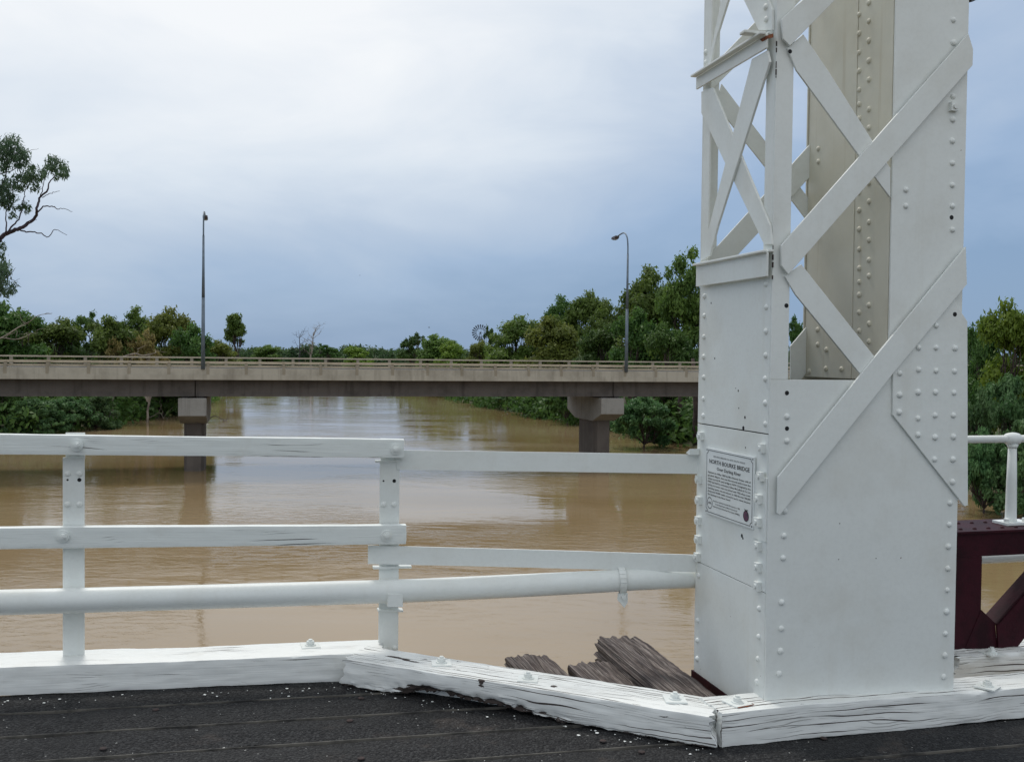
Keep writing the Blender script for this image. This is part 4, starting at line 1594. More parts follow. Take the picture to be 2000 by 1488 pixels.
def street_lamp(px, label):
    u = bu(px)
    b0 = B(u, -0.03, z_kerb - 0.05)
    tz = hit(px, 452, NB0, N0).z if px > 800 else hit(px, 410, NB0, N0).z
    H = tz - b0.z
    o = thing('street_lamp', b0, label, 'street lamp', 'street lamps on the road bridge')
    v = lambda dv, z: b0 + N0 * dv + UP * z
    q = MB()
    q.tube([v(0, 0), v(0, H * 0.45)], [0.125, 0.10], 10)
    q.tube([v(0, H * 0.45), v(0, H * 0.62), v(0, H * 0.84)], [0.10, 0.08, 0.065], 10)
    q.build('pole', M['galv'], o, smooth=True)
    q = MB()
    path_ = [v(0, H * 0.835), v(0.02, H * 0.90), v(0.16, H * 0.955), v(0.55, H * 0.99), v(1.0, H), v(1.6, H * 0.995), v(2.2, H * 0.985)]
    q.tube(smooth_path(path_, 4), 0.05, 8)
    q.build('arm', M['galv'], o, smooth=True)
    q = MB()
    q.prism([v(2.1, H * .985 + .10), v(2.9, H * .985 + .06), v(3.0, H * .985 - .06), v(2.85, H * .985 - .13), v(2.25, H * .985 - .13), v(2.1, H * .985 - .04)], D0 * 0.30)
    for i_ in range(len(q.v)):
        q.v[i_] = tuple(Vector(q.v[i_]) - D0 * 0.15)
    hd = q.build('lamp_head', M['lamp'], o, bevel=0.03)
    q = MB()
    q.box(v(2.32, H * .985 - .17) - D0 * 0.10, D0 * 0.2, N0 * 0.45, UP * 0.038)
    q.build('lens', M['glass'], hd)
    return o


street_lamp(396.5, 'tall galvanised street lamp on the road bridge above the left pier')
street_lamp(1222.5, 'tall galvanised street lamp with curved arm on the road bridge above the right pier')

# ------------------------------------------------------------------ windmill
wc = at(938, 650, 205)
wm = thing('windmill', (wc.x, wc.y, 1.5), 'dark multi-bladed farm windmill rising over the far bank trees', 'windmill')
R_ = 1.72
q = MB()
for s in (-1, 1):
    for t in (-1, 1):
        q.tube([Vector((wc.x + s * 1.1, wc.y + 0.9 + t * 1.1, 1.0)), Vector((wc.x + s * 0.12, wc.y + 0.9 + t * 0.12, wc.z))], 0.05, 6)
for k in range(1, 5):
    z = 1.0 + (wc.z - 1.0) * k / 5
    r = 1.1 - 0.98 * k / 5
    for (a, b) in (((-1, -1), (1, -1)), ((1, -1), (1, 1)), ((1, 1), (-1, 1)), ((-1, 1), (-1, -1))):
        q.tube([Vector((wc.x + a[0] * r, wc.y + .9 + a[1] * r, z)), Vector((wc.x + b[0] * r, wc.y + .9 + b[1] * r, z))], 0.03, 5)
q.build('lattice_mast', M['iron'], wm)
for k in range(20):
    a = 2 * PI * k / 20
    cr0, cr1 = R_ * 0.45, R_
    q = MB()
    def pt(r, w, dy): return wc + Vector((r * math.cos(a) - w * math.sin(a), dy, r * math.sin(a) + w * math.cos(a)))
    q.prism([pt(cr0, -0.06, 0), pt(cr1, -0.16, -0.05), pt(cr1, 0.12, 0.10), pt(cr0, 0.05, 0.05)], (0, 0.02, 0))
    q.build('blade', M['iron'], wm)
q = MB()
for rr in (R_ * 0.5, R_ * 0.86):
    ringp = [wc + Vector((rr * math.cos(t), 0.06, rr * math.sin(t))) for t in np.linspace(0, 2 * PI, 33)]
    q.tube(ringp, 0.022, 5)
for k in range(5):
    a = 2 * PI * k / 5
    q.tube([wc, wc + Vector((R_ * .9 * math.cos(a), 0.05, R_ * .9 * math.sin(a)))], 0.02, 5)
q.tube([wc - Vector((0, 0.1, 0)), wc + Vector((0, 1.0, 0))], 0.15, 10)
q.build('wheel_frame', M['iron'], wm)
q = MB()
q.prism([wc + Vector((0, 0.9, 0.02)), wc + Vector((0.1, 2.6, 0.45)), wc + Vector((0.1, 2.6, -0.45))], (0.03, 0, 0))
q.build('tail_vane', M['iron'], wm)

# ------------------------------------------------------------------ vegetation
def leaf_cloud(rs, centres, radii, n_per, size, droop=0.3, flat=0.8, aspect=2.0, dens_pow=0.5):
    """many small leaf-clump faces; returns vertices, faces, tint per vertex"""
    C = np.asarray(centres, float)
    R = np.asarray(radii, float)
    K = len(C)
    n = np.maximum(8, (n_per * (R / R.mean()) ** 2).astype(int))
    idx = np.repeat(np.arange(K), n)
    N = len(idx)
    d = rs.normal(size=(N, 3))
    d /= np.linalg.norm(d, axis=1, keepdims=True)
    rad = rs.rand(N) ** dens_pow
    P = C[idx] + d * (R[idx] * rad)[:, None] * np.array([1, 1, flat])
    P += rs.normal(size=(N, 3)) * (0.22 * R[idx])[:, None]
    nrm = d * 0.9 + rs.normal(size=(N, 3)) * 0.55 + np.array([0, 0, 0.35])
    nrm /= np.linalg.norm(nrm, axis=1, keepdims=True)
    t = rs.normal(size=(N, 3)) + np.array([0, 0, -droop * 3])
    t -= nrm * (t * nrm).sum(1, keepdims=True)
    t /= np.linalg.norm(t, axis=1, keepdims=True)
    b = np.cross(nrm, t)
    s = size * (0.6 + 0.8 * rs.rand(N))[:, None]
    v0, v1, v2, v3 = P - t * s * aspect / 2, P + b * s / 2, P + t * s * aspect / 2, P - b * s / 2
    V = np.stack([v0, v1, v2, v3], 1).reshape(-1, 3)
    clump = rs.rand(K)[idx]
    tint = np.clip(0.55 * clump + 0.45 * rs.rand(N), 0, 1)
    return V, tint


def cloud_mesh(name, V, tint, m):
    n = len(V)
    nf = n // 4
    me = bpy.data.meshes.new(name)
    me.vertices.add(n)
    me.vertices.foreach_set('co', V.astype(np.float32).ravel())
    me.loops.add(n)
    me.loops.foreach_set('vertex_index', np.arange(n, dtype=np.int32))
    me.polygons.add(nf)
    me.polygons.foreach_set('loop_start', np.arange(0, n, 4, dtype=np.int32))
    me.polygons.foreach_set('loop_total', np.full(nf, 4, dtype=np.int32))
    at_ = me.attributes.new('tint', 'FLOAT', 'POINT')
    at_.data.foreach_set('value', np.repeat(tint, 4).astype(np.float32))
    me.materials.append(m)
    me.update(calc_edges=True)
    return me


def limb_path(rs, a, b, wig=0.12, n=6):
    a, b = np.array(a, float), np.array(b, float)
    L = np.linalg.norm(b - a)
    out = []
    for i in range(n + 1):
        t = i / n
        p = a + (b - a) * t
        p = p + rs.normal(size=3) * wig * L * 0.35 * math.sin(PI * t)
        p[2] += 0.10 * L * math.sin(PI * t)
        out.append(Vector(p))
    return out


def make_proto(seed, H, W, lobes, clumps, n_per, size, low=0.25, trunk_r=0.28, forks=5, droop=0.3, shape='round', leafm='leaf', barkm='bark', crad=(0.09, 0.16)):
    """tree of height H (m), crown half width W; returns trunk mesh, crown mesh"""
    rs = np.random.RandomState(seed)
    L = []
    for k in range(lobes):
        if k == 0:
            c, r = np.array([0, 0, H * 0.78]), np.array([W * 0.55, W * 0.55, H * 0.20])
        else:
            a = rs.rand() * 2 * PI + k * 2.4
            hz = low + (0.85 - low) * rs.rand() ** 0.8
            rr = W * (0.62 if shape == 'round' else 0.45) * (1.15 - 0.55 * hz)
            c = np.array([math.cos(a) * rr, math.sin(a) * rr, H * hz])
            r = np.array([W * 0.42, W * 0.42, H * 0.13]) * (0.75 + 0.5 * rs.rand())
        L.append((c, r))
    C, R = [], []
    for i in range(clumps):
        c, r = L[rs.randint(len(L))]
        d = rs.normal(size=3)
        d /= np.linalg.norm(d)
        if d[2] < -0.3:
            d[2] *= -0.4
        C.append(c + d * r * (0.65 + 0.4 * rs.rand()))
        R.append(H * (crad[0] + (crad[1] - crad[0]) * rs.rand()) * 0.55)
    C, R = np.array(C), np.array(R)
    zmax = (C[:, 2] + R * 0.8).max()
    C[:, 2] *= H / zmax
    V, tint = leaf_cloud(rs, C, R, n_per, size, droop)
    V[:, 2] = np.maximum(V[:, 2], 0.05)
    # height-independent tint; crown mesh
    crown = cloud_mesh('crown', V, tint, M[leafm])
    q = MB()
    fork = np.array([rs.normal() * 0.2, rs.normal() * 0.2, H * max(0.12, low * 0.8)])
    q.tube([Vector((0, 0, -1.0))] + limb_path(rs, (0, 0, 0), fork, 0.1, 4), [trunk_r * 1.4, trunk_r * 1.2, trunk_r * 1.05, trunk_r, trunk_r * 0.95, trunk_r * 0.9], 10)
    for (c, r) in L:
        mid = fork + (c - fork) * 0.55 + rs.normal(size=3) * 0.3
        p1 = limb_path(rs, fork, mid, 0.15, 5)
        q.tube(p1, [trunk_r * (0.62 - 0.28 * i / 5) for i in range(6)], 7)
        near = np.argsort(np.linalg.norm(C - c, axis=1))[:forks]
        for j in near:
            p2 = limb_path(rs, mid, C[j], 0.2, 5)
            q.tube(p2, [trunk_r * (0.32 - 0.27 * i / 5) for i in range(6)], 5)
    trunk = bpy.data.meshes.new('trunk')
    trunk.from_pydata(q.v, [], q.f)
    trunk.materials.append(M[barkm])
    trunk.polygons.foreach_set('use_smooth', [True] * len(trunk.polygons))
    return dict(H=H, W=W, trunk=trunk, crown=crown)


PROTO = {
    'dense': make_proto(1, 14, 5.0, 13, 150, 150, 0.25, low=0.22, leafm='leaf'),
    'dense2': make_proto(8, 14, 5.2, 14, 160, 150, 0.25, low=0.18, leafm='leaf'),
    'tall': make_proto(2, 17, 5.0, 14, 140, 150, 0.25, low=0.32, trunk_r=0.34, leafm='leaf', crad=(0.07, 0.13)),
    'open': make_proto(3, 13, 5.0, 8, 60, 110, 0.24, low=0.5, trunk_r=0.25, leafm='leaf_dark', crad=(0.06, 0.11)),
    'upright': make_proto(4, 12, 2.6, 8, 70, 130, 0.24, low=0.12, trunk_r=0.22, shape='up', leafm='leaf', crad=(0.08, 0.13)),
    'sparse': make_proto(5, 8, 3.6, 8, 60, 60, 0.20, low=0.3, trunk_r=0.14, leafm='leaf_yellow', crad=(0.07, 0.12), barkm='pale_bark'),
    'bush': make_proto(6, 5, 3.2, 14, 130, 130, 0.14, low=0.02, trunk_r=0.10, leafm='leaf_blue', droop=0.6, crad=(0.10, 0.17)),
    'bush2': make_proto(7, 5, 3.4, 14, 120, 130, 0.15, low=0.0, trunk_r=0.10, leafm='leaf_blue', droop=0.3, crad=(0.10, 0.18)),
}
vr = random.Random(5)


def plant(name, proto, px, Y, ytop, halfpx, label, cat, group, leafm=None, zbase=None):
    pr = PROTO[proto]
    top = at(px, ytop, Y)
    x, y = top.x, top.y
    zb = float(river_h(np.array(x), np.array(y)))
    zb = max(zb, -0.3) if zbase is None else zbase
    H = (top.z - zb) * 1.02 + 0.3
    W = halfpx * Y / F * 1.3
    o = thing(name, (x, y, zb), label, cat, group, rz=vr.uniform(0, 6.28))
    sx = W / pr['W']
    sz = H / pr['H']
    for key in ('trunk', 'crown'):
        c = bpy.data.objects.new(key, pr[key])
        COL.objects.link(c)
        c.parent = o
        c.scale = (sx, sx, sz)
        if key == 'crown' and leafm:
            c.material_slots[0].link = 'OBJECT'
            c.material_slots[0].material = M[leafm]
    return o


GL, GR, GN = 'trees along the left bank', 'trees along the right bank', 'trees on the near right bank'
for a in [
    ('gum_tree', 'dense', 22, 96, 600, 62, 'dense dark green gum at the left edge, behind the pale dead limbs', GL, 'leaf_dark'),
    ('gum_tree', 'dense2', 88, 112, 628, 58, 'broad green gum second from the left edge, sloping down to the see-through tree', GL, None),
    ('gum_tree', 'open', 152, 118, 617, 46, 'thin see-through gum with sky showing between its dark limbs, left of the lamp', GL, None),
    ('gum_tree', 'dense', 205, 108, 626, 50, 'mid green gum just right of the see-through tree', GL, None),
    ('gum_tree', 'tall', 268, 126, 606, 38, 'taller green gum with a small rounded top, left of the broad yellow-green one', GL, None),
    ('gum_tree', 'dense2', 318, 118, 606, 48, 'broad yellow-green gum, tallest crown beside the left street lamp', GL, 'leaf_olive'),
    ('gum_tree', 'dense', 366, 114, 640, 42, 'dark gum whose crown touches the left street lamp', GL, 'leaf_dark'),
    ('gum_tree', 'dense2', 428, 190, 668, 34, 'low olive gum just right of the left street lamp', GL, 'leaf_olive'),
    ('gum_tree', 'upright', 461, 240, 617, 20, 'lone upright gum standing clear of the others right of the left lamp', GL, None),
    ('small_tree', 'sparse', 222, 106, 668, 28, 'small sparse yellowing tree behind the bridge rail, left of its wider twin', GL, None),
    ('small_tree', 'sparse', 287, 108, 652, 40, 'wider sparse yellowing tree with pale twigs behind the bridge rail', GL, None),
    ('gum_tree', 'dense2', 700, 300, 678, 26, 'low bright green tree among the far trees midway along the bridge', GR, 'leaf_light'),
    ('gum_tree', 'dense', 530, 310, 676, 28, 'low far green tree left of the bare dead trees', GL, None),
    ('gum_tree', 'open', 640, 310, 674, 26, 'far dark tree just right of the bare dead trees', GL, None),
    ('gum_tree', 'open', 812, 250, 655, 28, 'dark airy tree at the left end of the right bank trees', GR, None),
    ('gum_tree', 'dense', 858, 225, 657, 36, 'rounded green tree between the dark airy tree and the windmill', GR, None),
    ('gum_tree', 'dense2', 885, 195, 670, 30, 'bright yellow-green round tree left of the windmill', GR, 'leaf_light'),
    ('gum_tree', 'dense', 938, 195, 668, 22, 'small olive tree directly under the windmill', GR, 'leaf_olive'),
    ('gum_tree', 'open', 962, 185, 642, 18, 'thin airy tree touching the right side of the windmill', GR, None),
    ('gum_tree', 'dense2', 1010, 160, 620, 50, 'broad green gum right of the windmill', GR, None),
    ('gum_tree', 'dense', 1075, 138, 625, 52, 'olive-brown rounded gum in front of the taller dark ones', GR, 'leaf_olive'),
    ('gum_tree', 'tall', 1092, 155, 582, 38, 'dark gum with ragged left shoulder behind the olive one', GR, 'leaf_dark'),
    ('gum_tree', 'dense2', 1132, 150, 574, 42, 'lighter green domed gum, highest between windmill and right lamp', GR, None),
    ('gum_tree', 'tall', 1180, 142, 590, 36, 'mid green gum just left of the right street lamp', GR, None),
    ('gum_tree', 'dense2', 1165, 122, 640, 46, 'lower dark gum under the crowns left of the right street lamp', GR, 'leaf_dark'),
    ('gum_tree', 'tall', 1262, 116, 526, 58, 'tall spreading gum just right of the right street lamp', GR, None),
    ('gum_tree', 'dense', 1235, 108, 610, 46, 'lower leafy gum behind the foot of the right street lamp', GR, 'leaf_dark'),
    ('gum_tree', 'tall', 1338, 104, 494, 48, 'tallest gum, its crown cut off by the white tower', GR, None),
    ('gum_tree', 'dense2', 1320, 98, 640, 46, 'low dark gum filling the gap between lamp and tower', GR, 'leaf_dark'),
    ('gum_tree', 'tall', 1440, 102, 520, 50, 'gum hidden behind the riveted side of the tower', GR, None),
    ('gum_tree', 'open', 1553, 96, 628, 32, 'tree whose leaves show in the narrow slot of the tower', GR, None),
    ('gum_tree', 'dense', 1912, 74, 632, 36, 'dark tree touching the right side of the tower', GN, 'leaf_dark'),
    ('gum_tree', 'dense2', 1985, 62, 600, 56, 'light green spreading tree at the right edge of the picture', GN, 'leaf_light'),
    ('gum_tree', 'dense', 2075, 60, 590, 60, 'tree just outside the right edge of the picture', GN, None),
    ('gum_tree', 'dense2', 1860, 80, 650, 40, 'dark gum half hidden by the right side of the tower', GN, 'leaf_dark'),
]:
    n_, pr_, px_, Y_, yt_, hw_, lb_, gp_, lm_ = a
    plant(n_, pr_, px_, Y_, yt_, hw_, lb_, 'tree', gp_, lm_)

GBU = 'bushes at the water line'
for a in [
    ('bush', 18, 93, 770, 50, 'dark bush at the left edge under the road bridge', 'leaf_dark'),
    ('bush2', 75, 91, 786, 46, 'blue-green willow bush on the left bank under the bridge, second from the edge', 'leaf_blue'),
    ('bush', 130, 95, 776, 46, 'green bush on the left bank between the willow bush and the pale one', None),
    ('bush2', 185, 98, 778, 36, 'pale green airy bush at the right end of the left bank bushes', 'leaf_blue'),
    ('bush', 262, 122, 745, 36, 'drooping green foliage hanging to the flood water left of the left pier', 'leaf_dark'),
    ('bush2', 312, 118, 735, 34, 'black-green ivy covered mass beside the left pier', 'leaf_dark'),
    ('bush', 905, 185, 762, 24, 'farthest low bush on the right bank under the bridge', 'leaf_dark'),
    ('bush2', 955, 160, 768, 36, 'low grey-green bush on the right bank below the windmill', 'leaf_blue'),
    ('bush', 1010, 140, 766, 40, 'broad low bush on the right bank midway to the right pier', 'leaf_blue'),
    ('bush2', 1062, 126, 760, 38, 'dark low bush on the right bank left of the pier', 'leaf_dark'),
    ('bush', 1108, 112, 750, 34, 'dark overhanging bush directly left of the right pier', 'leaf_dark'),
    ('bush', 1258, 84, 778, 50, 'rounded green willow bush standing in the water right of the right pier', 'leaf_blue'),
    ('bush2', 1305, 90, 790, 30, 'smaller blue-green bush beside the rounded willow', 'leaf_dark'),
    ('bush', 1905, 56, 770, 44, 'dark willow bush beside the tower on the near right bank', 'leaf_blue'),
    ('bush2', 1965, 58, 745, 60, 'largest blue-green willow mass behind the tubular railing', 'leaf_blue'),
    ('bush', 1925, 50, 850, 46, 'low willow bush at the water beside the tower', 'leaf_blue'),
    ('bush2', 2005, 49, 830, 62, 'low drooping willow at the right edge above the water', 'leaf_blue'),
    ('bush2', 2080, 55, 780, 60, 'willow outside the right edge of the picture', 'leaf_blue'),
]:
    pr_, px_, Y_, yt_, hw_, lb_, lm_ = a
    plant('bush', pr_, px_, Y_, yt_, hw_, lb_, 'bush', GBU, lm_)


# bare drowned trunks
def bare_tree(px, Y, ytop, r, label, lean=0.0, m='bark', twigs=0, seed=0, spread=1.0, cat='tree', name='bare_tree', ybase=None):
    rs = np.random.RandomState(seed)
    top = at(px, ytop, Y)
    zb = max(float(river_h(np.array(top.x), np.array(top.y))), -0.3)
    o = thing(name, (top.x, top.y, zb), label, cat)
    q = MB()
    b = np.array([top.x + lean, top.y, zb - 0.8])
    t = np.array(top)
    main = limb_path(rs, b, t, 0.05, 8)
    q.tube(main, [r * (1.15 - 0.75 * i / 8) for i in range(9)], 9)
    q.build('trunk', M[m], o, smooth=True)
    if twigs:
        q = MB()
        H = top.z - zb
        for k in range(twigs):
            s = main[rs.randint(3, 9)]
            d = np.array([rs.normal() * spread, rs.normal() * spread * .6, 0.6 + rs.rand()])
            d = d / np.linalg.norm(d) * H * (0.18 + 0.25 * rs.rand())
            p = limb_path(rs, s, np.array(s) + d, 0.25, 5)
            q.tube(p, [r * (0.34 - 0.26 * i / 5) for i in range(6)], 5)
            for j in range(4):
                s2 = p[rs.randint(2, 6)]
                d2 = np.array([rs.normal() * spread, rs.normal() * .6, 0.3 + rs.rand() * .8])
                d2 = d2 / np.linalg.norm(d2) * H * (0.07 + 0.10 * rs.rand())
                p2 = limb_path(rs, s2, np.array(s2) + d2, 0.25, 4)
                q.tube(p2, [r * (0.14 - 0.10 * i / 4) for i in range(5)], 4)
        q.build('branches', M[m], o)
    return o


bare_tree(585, 330, 660, 0.24, 'bare dead tree with spiky twigs, left one of the far pair', twigs=9, seed=3, m='limb')
bare_tree(612, 325, 650, 0.3, 'taller bare dead tree with pale trunk, right one of the far pair', twigs=12, seed=4, m='pale_bark', lean=-1.0)
bare_tree(300, 117, 700, 0.7, 'thick black gum trunk standing in the flood left of the left pier', seed=5)
bare_tree(1331, 90, 720, 0.28, 'dark drowned trunk in the gap between the willow and the tower', seed=6)
bare_tree(1353, 86, 700, 0.34, 'leaning dark trunk beside the white tower above the water', seed=7, lean=0.5)
bare_tree(1222, 104, 730, 0.12, 'slim pale sapling trunk under the bridge right of the right pier', seed=8, m='pale_bark')
bare_tree(43, 92, 720, 0.16, 'thin dark trunk among the left bank bushes', seed=9)


def drift(px_list, Y, r, label, m='limb', seed=0, name='fallen_branch'):
    ps = [at(x, y, Y + dy) for x, y, dy in px_list]
    o = thing(name, ps[0], label, 'branch')
    q = MB()
    rr = np.linspace(r, r * .3, len(smooth_path(ps, 5)))
    q.tube(smooth_path(ps, 5), list(rr), 6)
    q.build('stem', M[m], o, smooth=True)
    rs = np.random.RandomState(seed)
    for k in range(5):
        q = MB()
        sp = smooth_path(ps, 5)
        s = sp[rs.randint(3, len(sp))]
        d = np.array([rs.normal(), rs.normal() * .4, rs.normal() * .5])
        d = d / np.linalg.norm(d) * (0.6 + rs.rand()) * Y / 90
        q.tube(limb_path(rs, s, np.array(s) + d, 0.3, 4), [r * .4, r * .35, r * .28, r * .2, r * .12], 4)
        q.build('twig', M[m], o)
    return o


drift([(405, 822, 0), (418, 812, 0), (432, 818, 1), (445, 824, 2)], 110, 0.05, 'thin dark branch lying in the current right of the left pier', seed=2)
drift([(285, 818, 0), (300, 812, 0), (312, 806, 0), (320, 818, 0)], 112, 0.07, 'pale driftwood caught at the water line left of the left pier', m='pale_bark', seed=4)
drift([(200, 842, 0), (206, 826, 0), (214, 812, 0), (216, 800, 0)], 98, 0.05, 'reddish bare twigs rising from the water left of the left pier', seed=5)
drift([(-25, 672, 0), (10, 656, 0), (35, 640, 0), (58, 628, 0), (75, 616, 0), (102, 612, 0)], 84, 0.06, 'upper pale dead limb crossing the left bank trees', m='pale_bark', seed=6)
drift([(-20, 664, 0), (5, 660, 0), (30, 663, 0), (50, 657, 0), (62, 650, 0)], 84, 0.055, 'lower pale dead limb crossing the left bank trees', m='pale_bark', seed=7)
drift([(240, 697, 0), (262, 691, 0), (280, 694, 0), (300, 690, 1)], 80, 0.07, 'pale broken twigs just above the road bridge rail at the left', m='pale_bark', seed=8)

# far-off wood along the horizon
rs = np.random.RandomState(9)
C, R = [], []
for px in np.arange(-500, 2600, 9.0):
    Y = 330 + rs.rand() * 120
    p = at(px + rs.rand() * 8, 700, Y)
    h = 9.6 + 2.4 * noise.noise((px * 0.013, 1.7, 0)) + rs.rand() * 1.8
    w = 2.6 + rs.rand() * 2.4
    for j in range(9):
        a = rs.rand() * 6.28
        k = rs.rand()
        C.append((p.x + math.cos(a) * w * (0.25 + .75 * rs.rand()), p.y + math.sin(a) * w, h * (0.35 + 0.5 * k)))
        R.append(1.3 + 0.9 * rs.rand())
    C.append((p.x, p.y, h * 0.25))
    R.append(3.0)
V, tint = leaf_cloud(rs, C, R, 75, 0.6, 0.2, 0.9, dens_pow=0.5)
me = cloud_mesh('far_wood', V, tint, M['leaf_far'])
o = bpy.data.objects.new('far_wood', me)
COL.objects.link(o)
tag(o, 'low dark green line of distant trees on the horizon above the bridge rail', 'wood', kind='stuff')
# undergrowth behind the bank trees so that the banks read as solid vegetation
rs = np.random.RandomState(19)
C, R = [], []
for k in range(800):
    left = rs.rand() < 0.45
    Y = 84 + rs.rand() ** 1.3 * 170
    e = float(np.interp(Y, EDGE_Y, EDGE_L if left else EDGE_R))
    d = -0.5 + rs.rand() ** 1.6 * 36
    x = e - d if left else e + d
    if abs((Vector((x, Y, 0)) - NB0).dot(N0) - BW / 2) < BW / 2 + 2.5:
        continue
    C.append((x, Y, 0.5 + rs.rand() * 1.4))
    R.append(1.3 + rs.rand() * 1.2)
V, tint = leaf_cloud(rs, C, R, 110, 0.32, 0.2, 0.9)
me = cloud_mesh('undergrowth', V, tint, M['leaf_dark'])
o = bpy.data.objects.new('undergrowth', me)
COL.objects.link(o)
tag(o, 'dark green undergrowth under the trees on both flooded banks', 'undergrowth', kind='stuff')

# ------------------------------------------------------------------ near gum reaching in from the left
NY = 28.0
cv = lambda x, y: (x / 3.1, 240 + y / 3.1)
rsn = np.random.RandomState(77)


def npt(x, y, dy=0.0):
    a, b = cv(x, y)
    return at(a, b, NY + dy)


root = at(-170, 700, NY)
near = thing('gum_tree', (root.x, root.y, 0), 'large gum at the left edge reaching leafy branches high over the water', 'tree')
q = MB()
base_ = Vector((root.x - 0.4, root.y, -0.6))
q.tube(smooth_path([base_, Vector((root.x - 0.2, root.y, 3.0)), Vector((root.x, root.y + .2, 6.0)), at(-150, 560, NY), at(-170, 380, NY + .5), at(-190, 200, NY + 1)], 5), list(np.linspace(0.38, 0.14, 26)), 12)
q.tube(smooth_path([at(-150, 560, NY), at(-80, 505, NY), npt(-60, 730), npt(0, 700)], 5), list(np.linspace(0.17, 0.095, 16)), 9)
q.tube(smooth_path([at(-150, 600, NY), at(-80, 590, NY), npt(-60, 1010), npt(0, 970)], 5), list(np.linspace(0.10, 0.035, 16)), 8)
trunk_o = q.build('trunk', M['limb'], near, smooth=True)
limbs = [
    ([(0, 700), (60, 662), (110, 645), (170, 610), (215, 570), (225, 520), (240, 460), (285, 410), (300, 360), (335, 320)], 0.085, 0.016),
    ([(110, 648), (150, 658), (200, 662), (250, 672), (285, 690), (320, 655), (355, 650), (402, 681)], 0.030, 0.008),
    ([(222, 545), (260, 512), (300, 504), (330, 510), (350, 522), (390, 518), (437, 542)], 0.028, 0.008),
    ([(255, 450), (300, 430), (330, 418), (367, 415)], 0.016, 0.006),
    ([(245, 440), (262, 380), (270, 330), (280, 290)], 0.018, 0.008),
    ([(40, 672), (80, 620), (120, 570), (140, 480), (150, 430), (170, 380)], 0.035, 0.010),
    ([(30, 685), (38, 620), (34, 560), (60, 480), (40, 400)], 0.03, 0.010),
    ([(180, 600), (205, 590), (222, 586)], 0.012, 0.005),
    ([(0, 310), (70, 290), (110, 270), (150, 230)], 0.022, 0.008),
    ([(150, 180), (190, 165), (230, 160)], 0.010, 0.004),
    ([(0, 970), (50, 930), (70, 905), (95, 880)], 0.03, 0.006),
    ([(60, 945), (90, 955), (122, 944)], 0.012, 0.004),
    ([(-30, 500), (0, 430), (30, 330), (60, 200)], 0.05, 0.012),
]
for pts_, r0, r1 in limbs:
    q = MB()
    ps = [npt(x, y, rsn.normal() * 0.15) for x, y in pts_]
    sp_ = smooth_path(ps, 4)
    sp_ = [p_ + Vector((rsn.normal(), 0, rsn.normal())) * 0.012 for p_ in sp_]
    q.tube(sp_, list(np.linspace(r0 * .75, r1 * .7, len(sp_))), 7)
    q.build('limb', M['limb'], near, smooth=True)
cl_ = [(60, 120, 40), (30, 150, 45), (85, 160, 42), (130, 185, 40), (150, 225, 32), (100, 230, 38), (40, 215, 45), (10, 190, 45), (120, 265, 30), (0, 260, 40), (170, 310, 38), (205, 270, 30), (200, 340, 34), (150, 350, 36), (110, 330, 30), (215, 380, 26),
       (120, 400, 28), (60, 380, 40), (20, 380, 45), (30, 440, 45), (70, 440, 35), (0, 480, 40), (60, 510, 30), (150, 510, 26), (175, 525, 20), (120, 520, 22), (80, 560, 20),
       (305, 235, 30), (345, 225, 28), (375, 250, 28), (395, 290, 26), (370, 315, 26), (330, 280, 32), (290, 270, 28), (265, 300, 28), (250, 330, 22), (340, 340, 16), (400, 320, 14),
       (15, 745, 28), (10, 810, 22), (30, 880, 38), (45, 920, 30), (15, 950, 40), (60, 1000, 34), (30, 1030, 28), (75, 1020, 20), (0, 1000, 40), (5, 860, 35)]
Cn, Rn = [], []
k_ = NY / (F * 3.1)
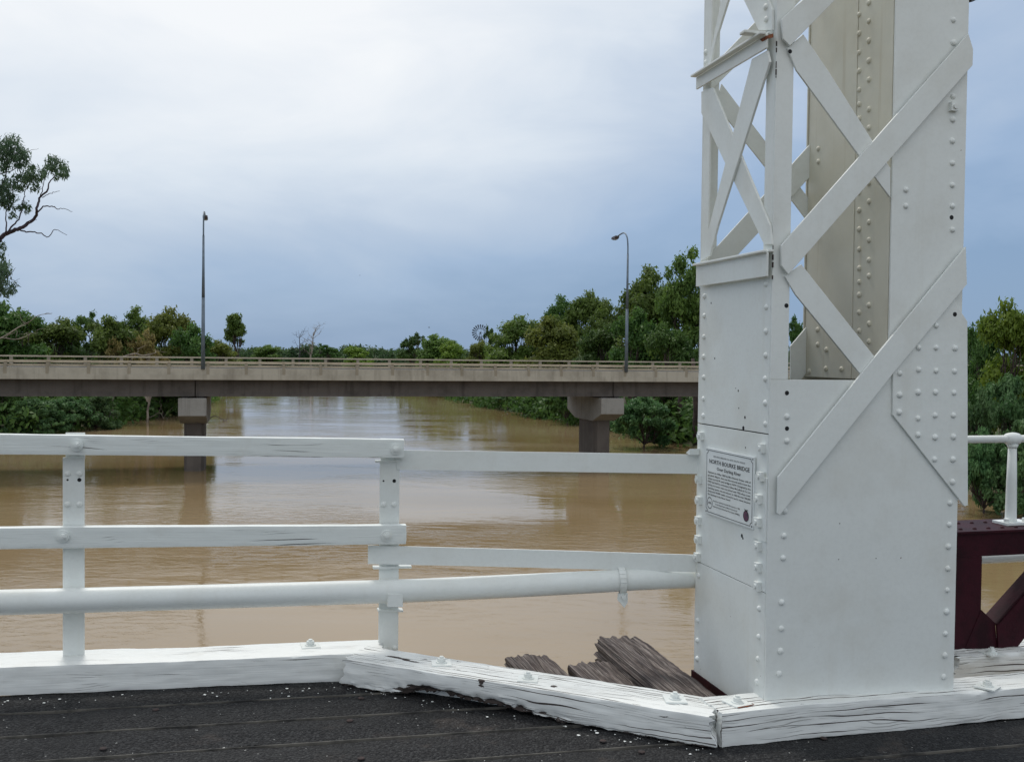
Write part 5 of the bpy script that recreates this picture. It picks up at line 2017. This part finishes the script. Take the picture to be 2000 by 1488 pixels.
for x, y, r in cl_:
    for j in range(3):
        p = npt(x + rsn.normal() * r * 0.3, y + rsn.normal() * r * 0.3, rsn.normal() * 0.35)
        Cn.append(tuple(p))
        Rn.append(r * k_ * 1.05)
for j in range(60):
    p = at(-40 - rsn.rand() * 330, 120 + rsn.rand() * 480, NY + rsn.normal() * 1.5)
    Cn.append(tuple(p))
    Rn.append(0.30 + 0.2 * rsn.rand())
V, tint = leaf_cloud(rsn, Cn, Rn, 75, 0.034, 0.7, 0.9, aspect=4.2)
V = V - np.array(near.location)
me = cloud_mesh('crown', V, tint, M['leaf_near'])
o = bpy.data.objects.new('crown', me)
COL.objects.link(o)
o.parent = near

# ------------------------------------------------------------------ birds far out over the river
def bird(px, py, Y, s, lab, flap=0.5, rz=0.3):
    c = at(px, py, Y)
    q = MB()
    rings = []
    n = 8
    prof = [(-0.5, 0.01), (-0.35, 0.05), (-0.1, 0.10), (0.15, 0.10), (0.3, 0.06), (0.38, 0.065), (0.46, 0.03), (0.55, 0.004)]
    q.tube([Vector((x, 0, 0)) for x, r in prof], [r for x, r in prof], n)
    for sgn in (-1, 1):
        w = [(0.18, 0.06, 0.02), (0.16, 0.5, 0.02 + flap * .35), (0.02, 1.0, 0.02 + flap * .45), (-0.10, 0.55, flap * .32), (-0.14, 0.06, 0.0)]
        q.prism([Vector((a, sgn * b, z)) for a, b, z in w], (0, 0, 0.015))
    q.prism([Vector((-0.45, 0.03, 0)), Vector((-0.45, -0.03, 0)), Vector((-0.72, -0.10, 0)), Vector((-0.72, 0.10, 0))], (0, 0, 0.012))
    rot = Matrix.Rotation(rz, 3, 'Z')
    q.v = [tuple(c + rot @ (Vector(v) * s)) for v in q.v]
    o = q.build('bird', M['feather'], None, smooth=False, origin=c)
    tag(o, lab, 'bird')


bird(838, 640, 60, 0.12, 'tiny dark bird low in the sky above the dark airy tree', 0.9, 0.5)
bird(703, 538, 70, 0.11, 'tiny dark bird in open sky midway between the two street lamps', 0.4, 1.2)
bird(1896, 3, 9, 0.09, 'dark bird beside the top of the tower at the upper edge', 0.6, 2.4)
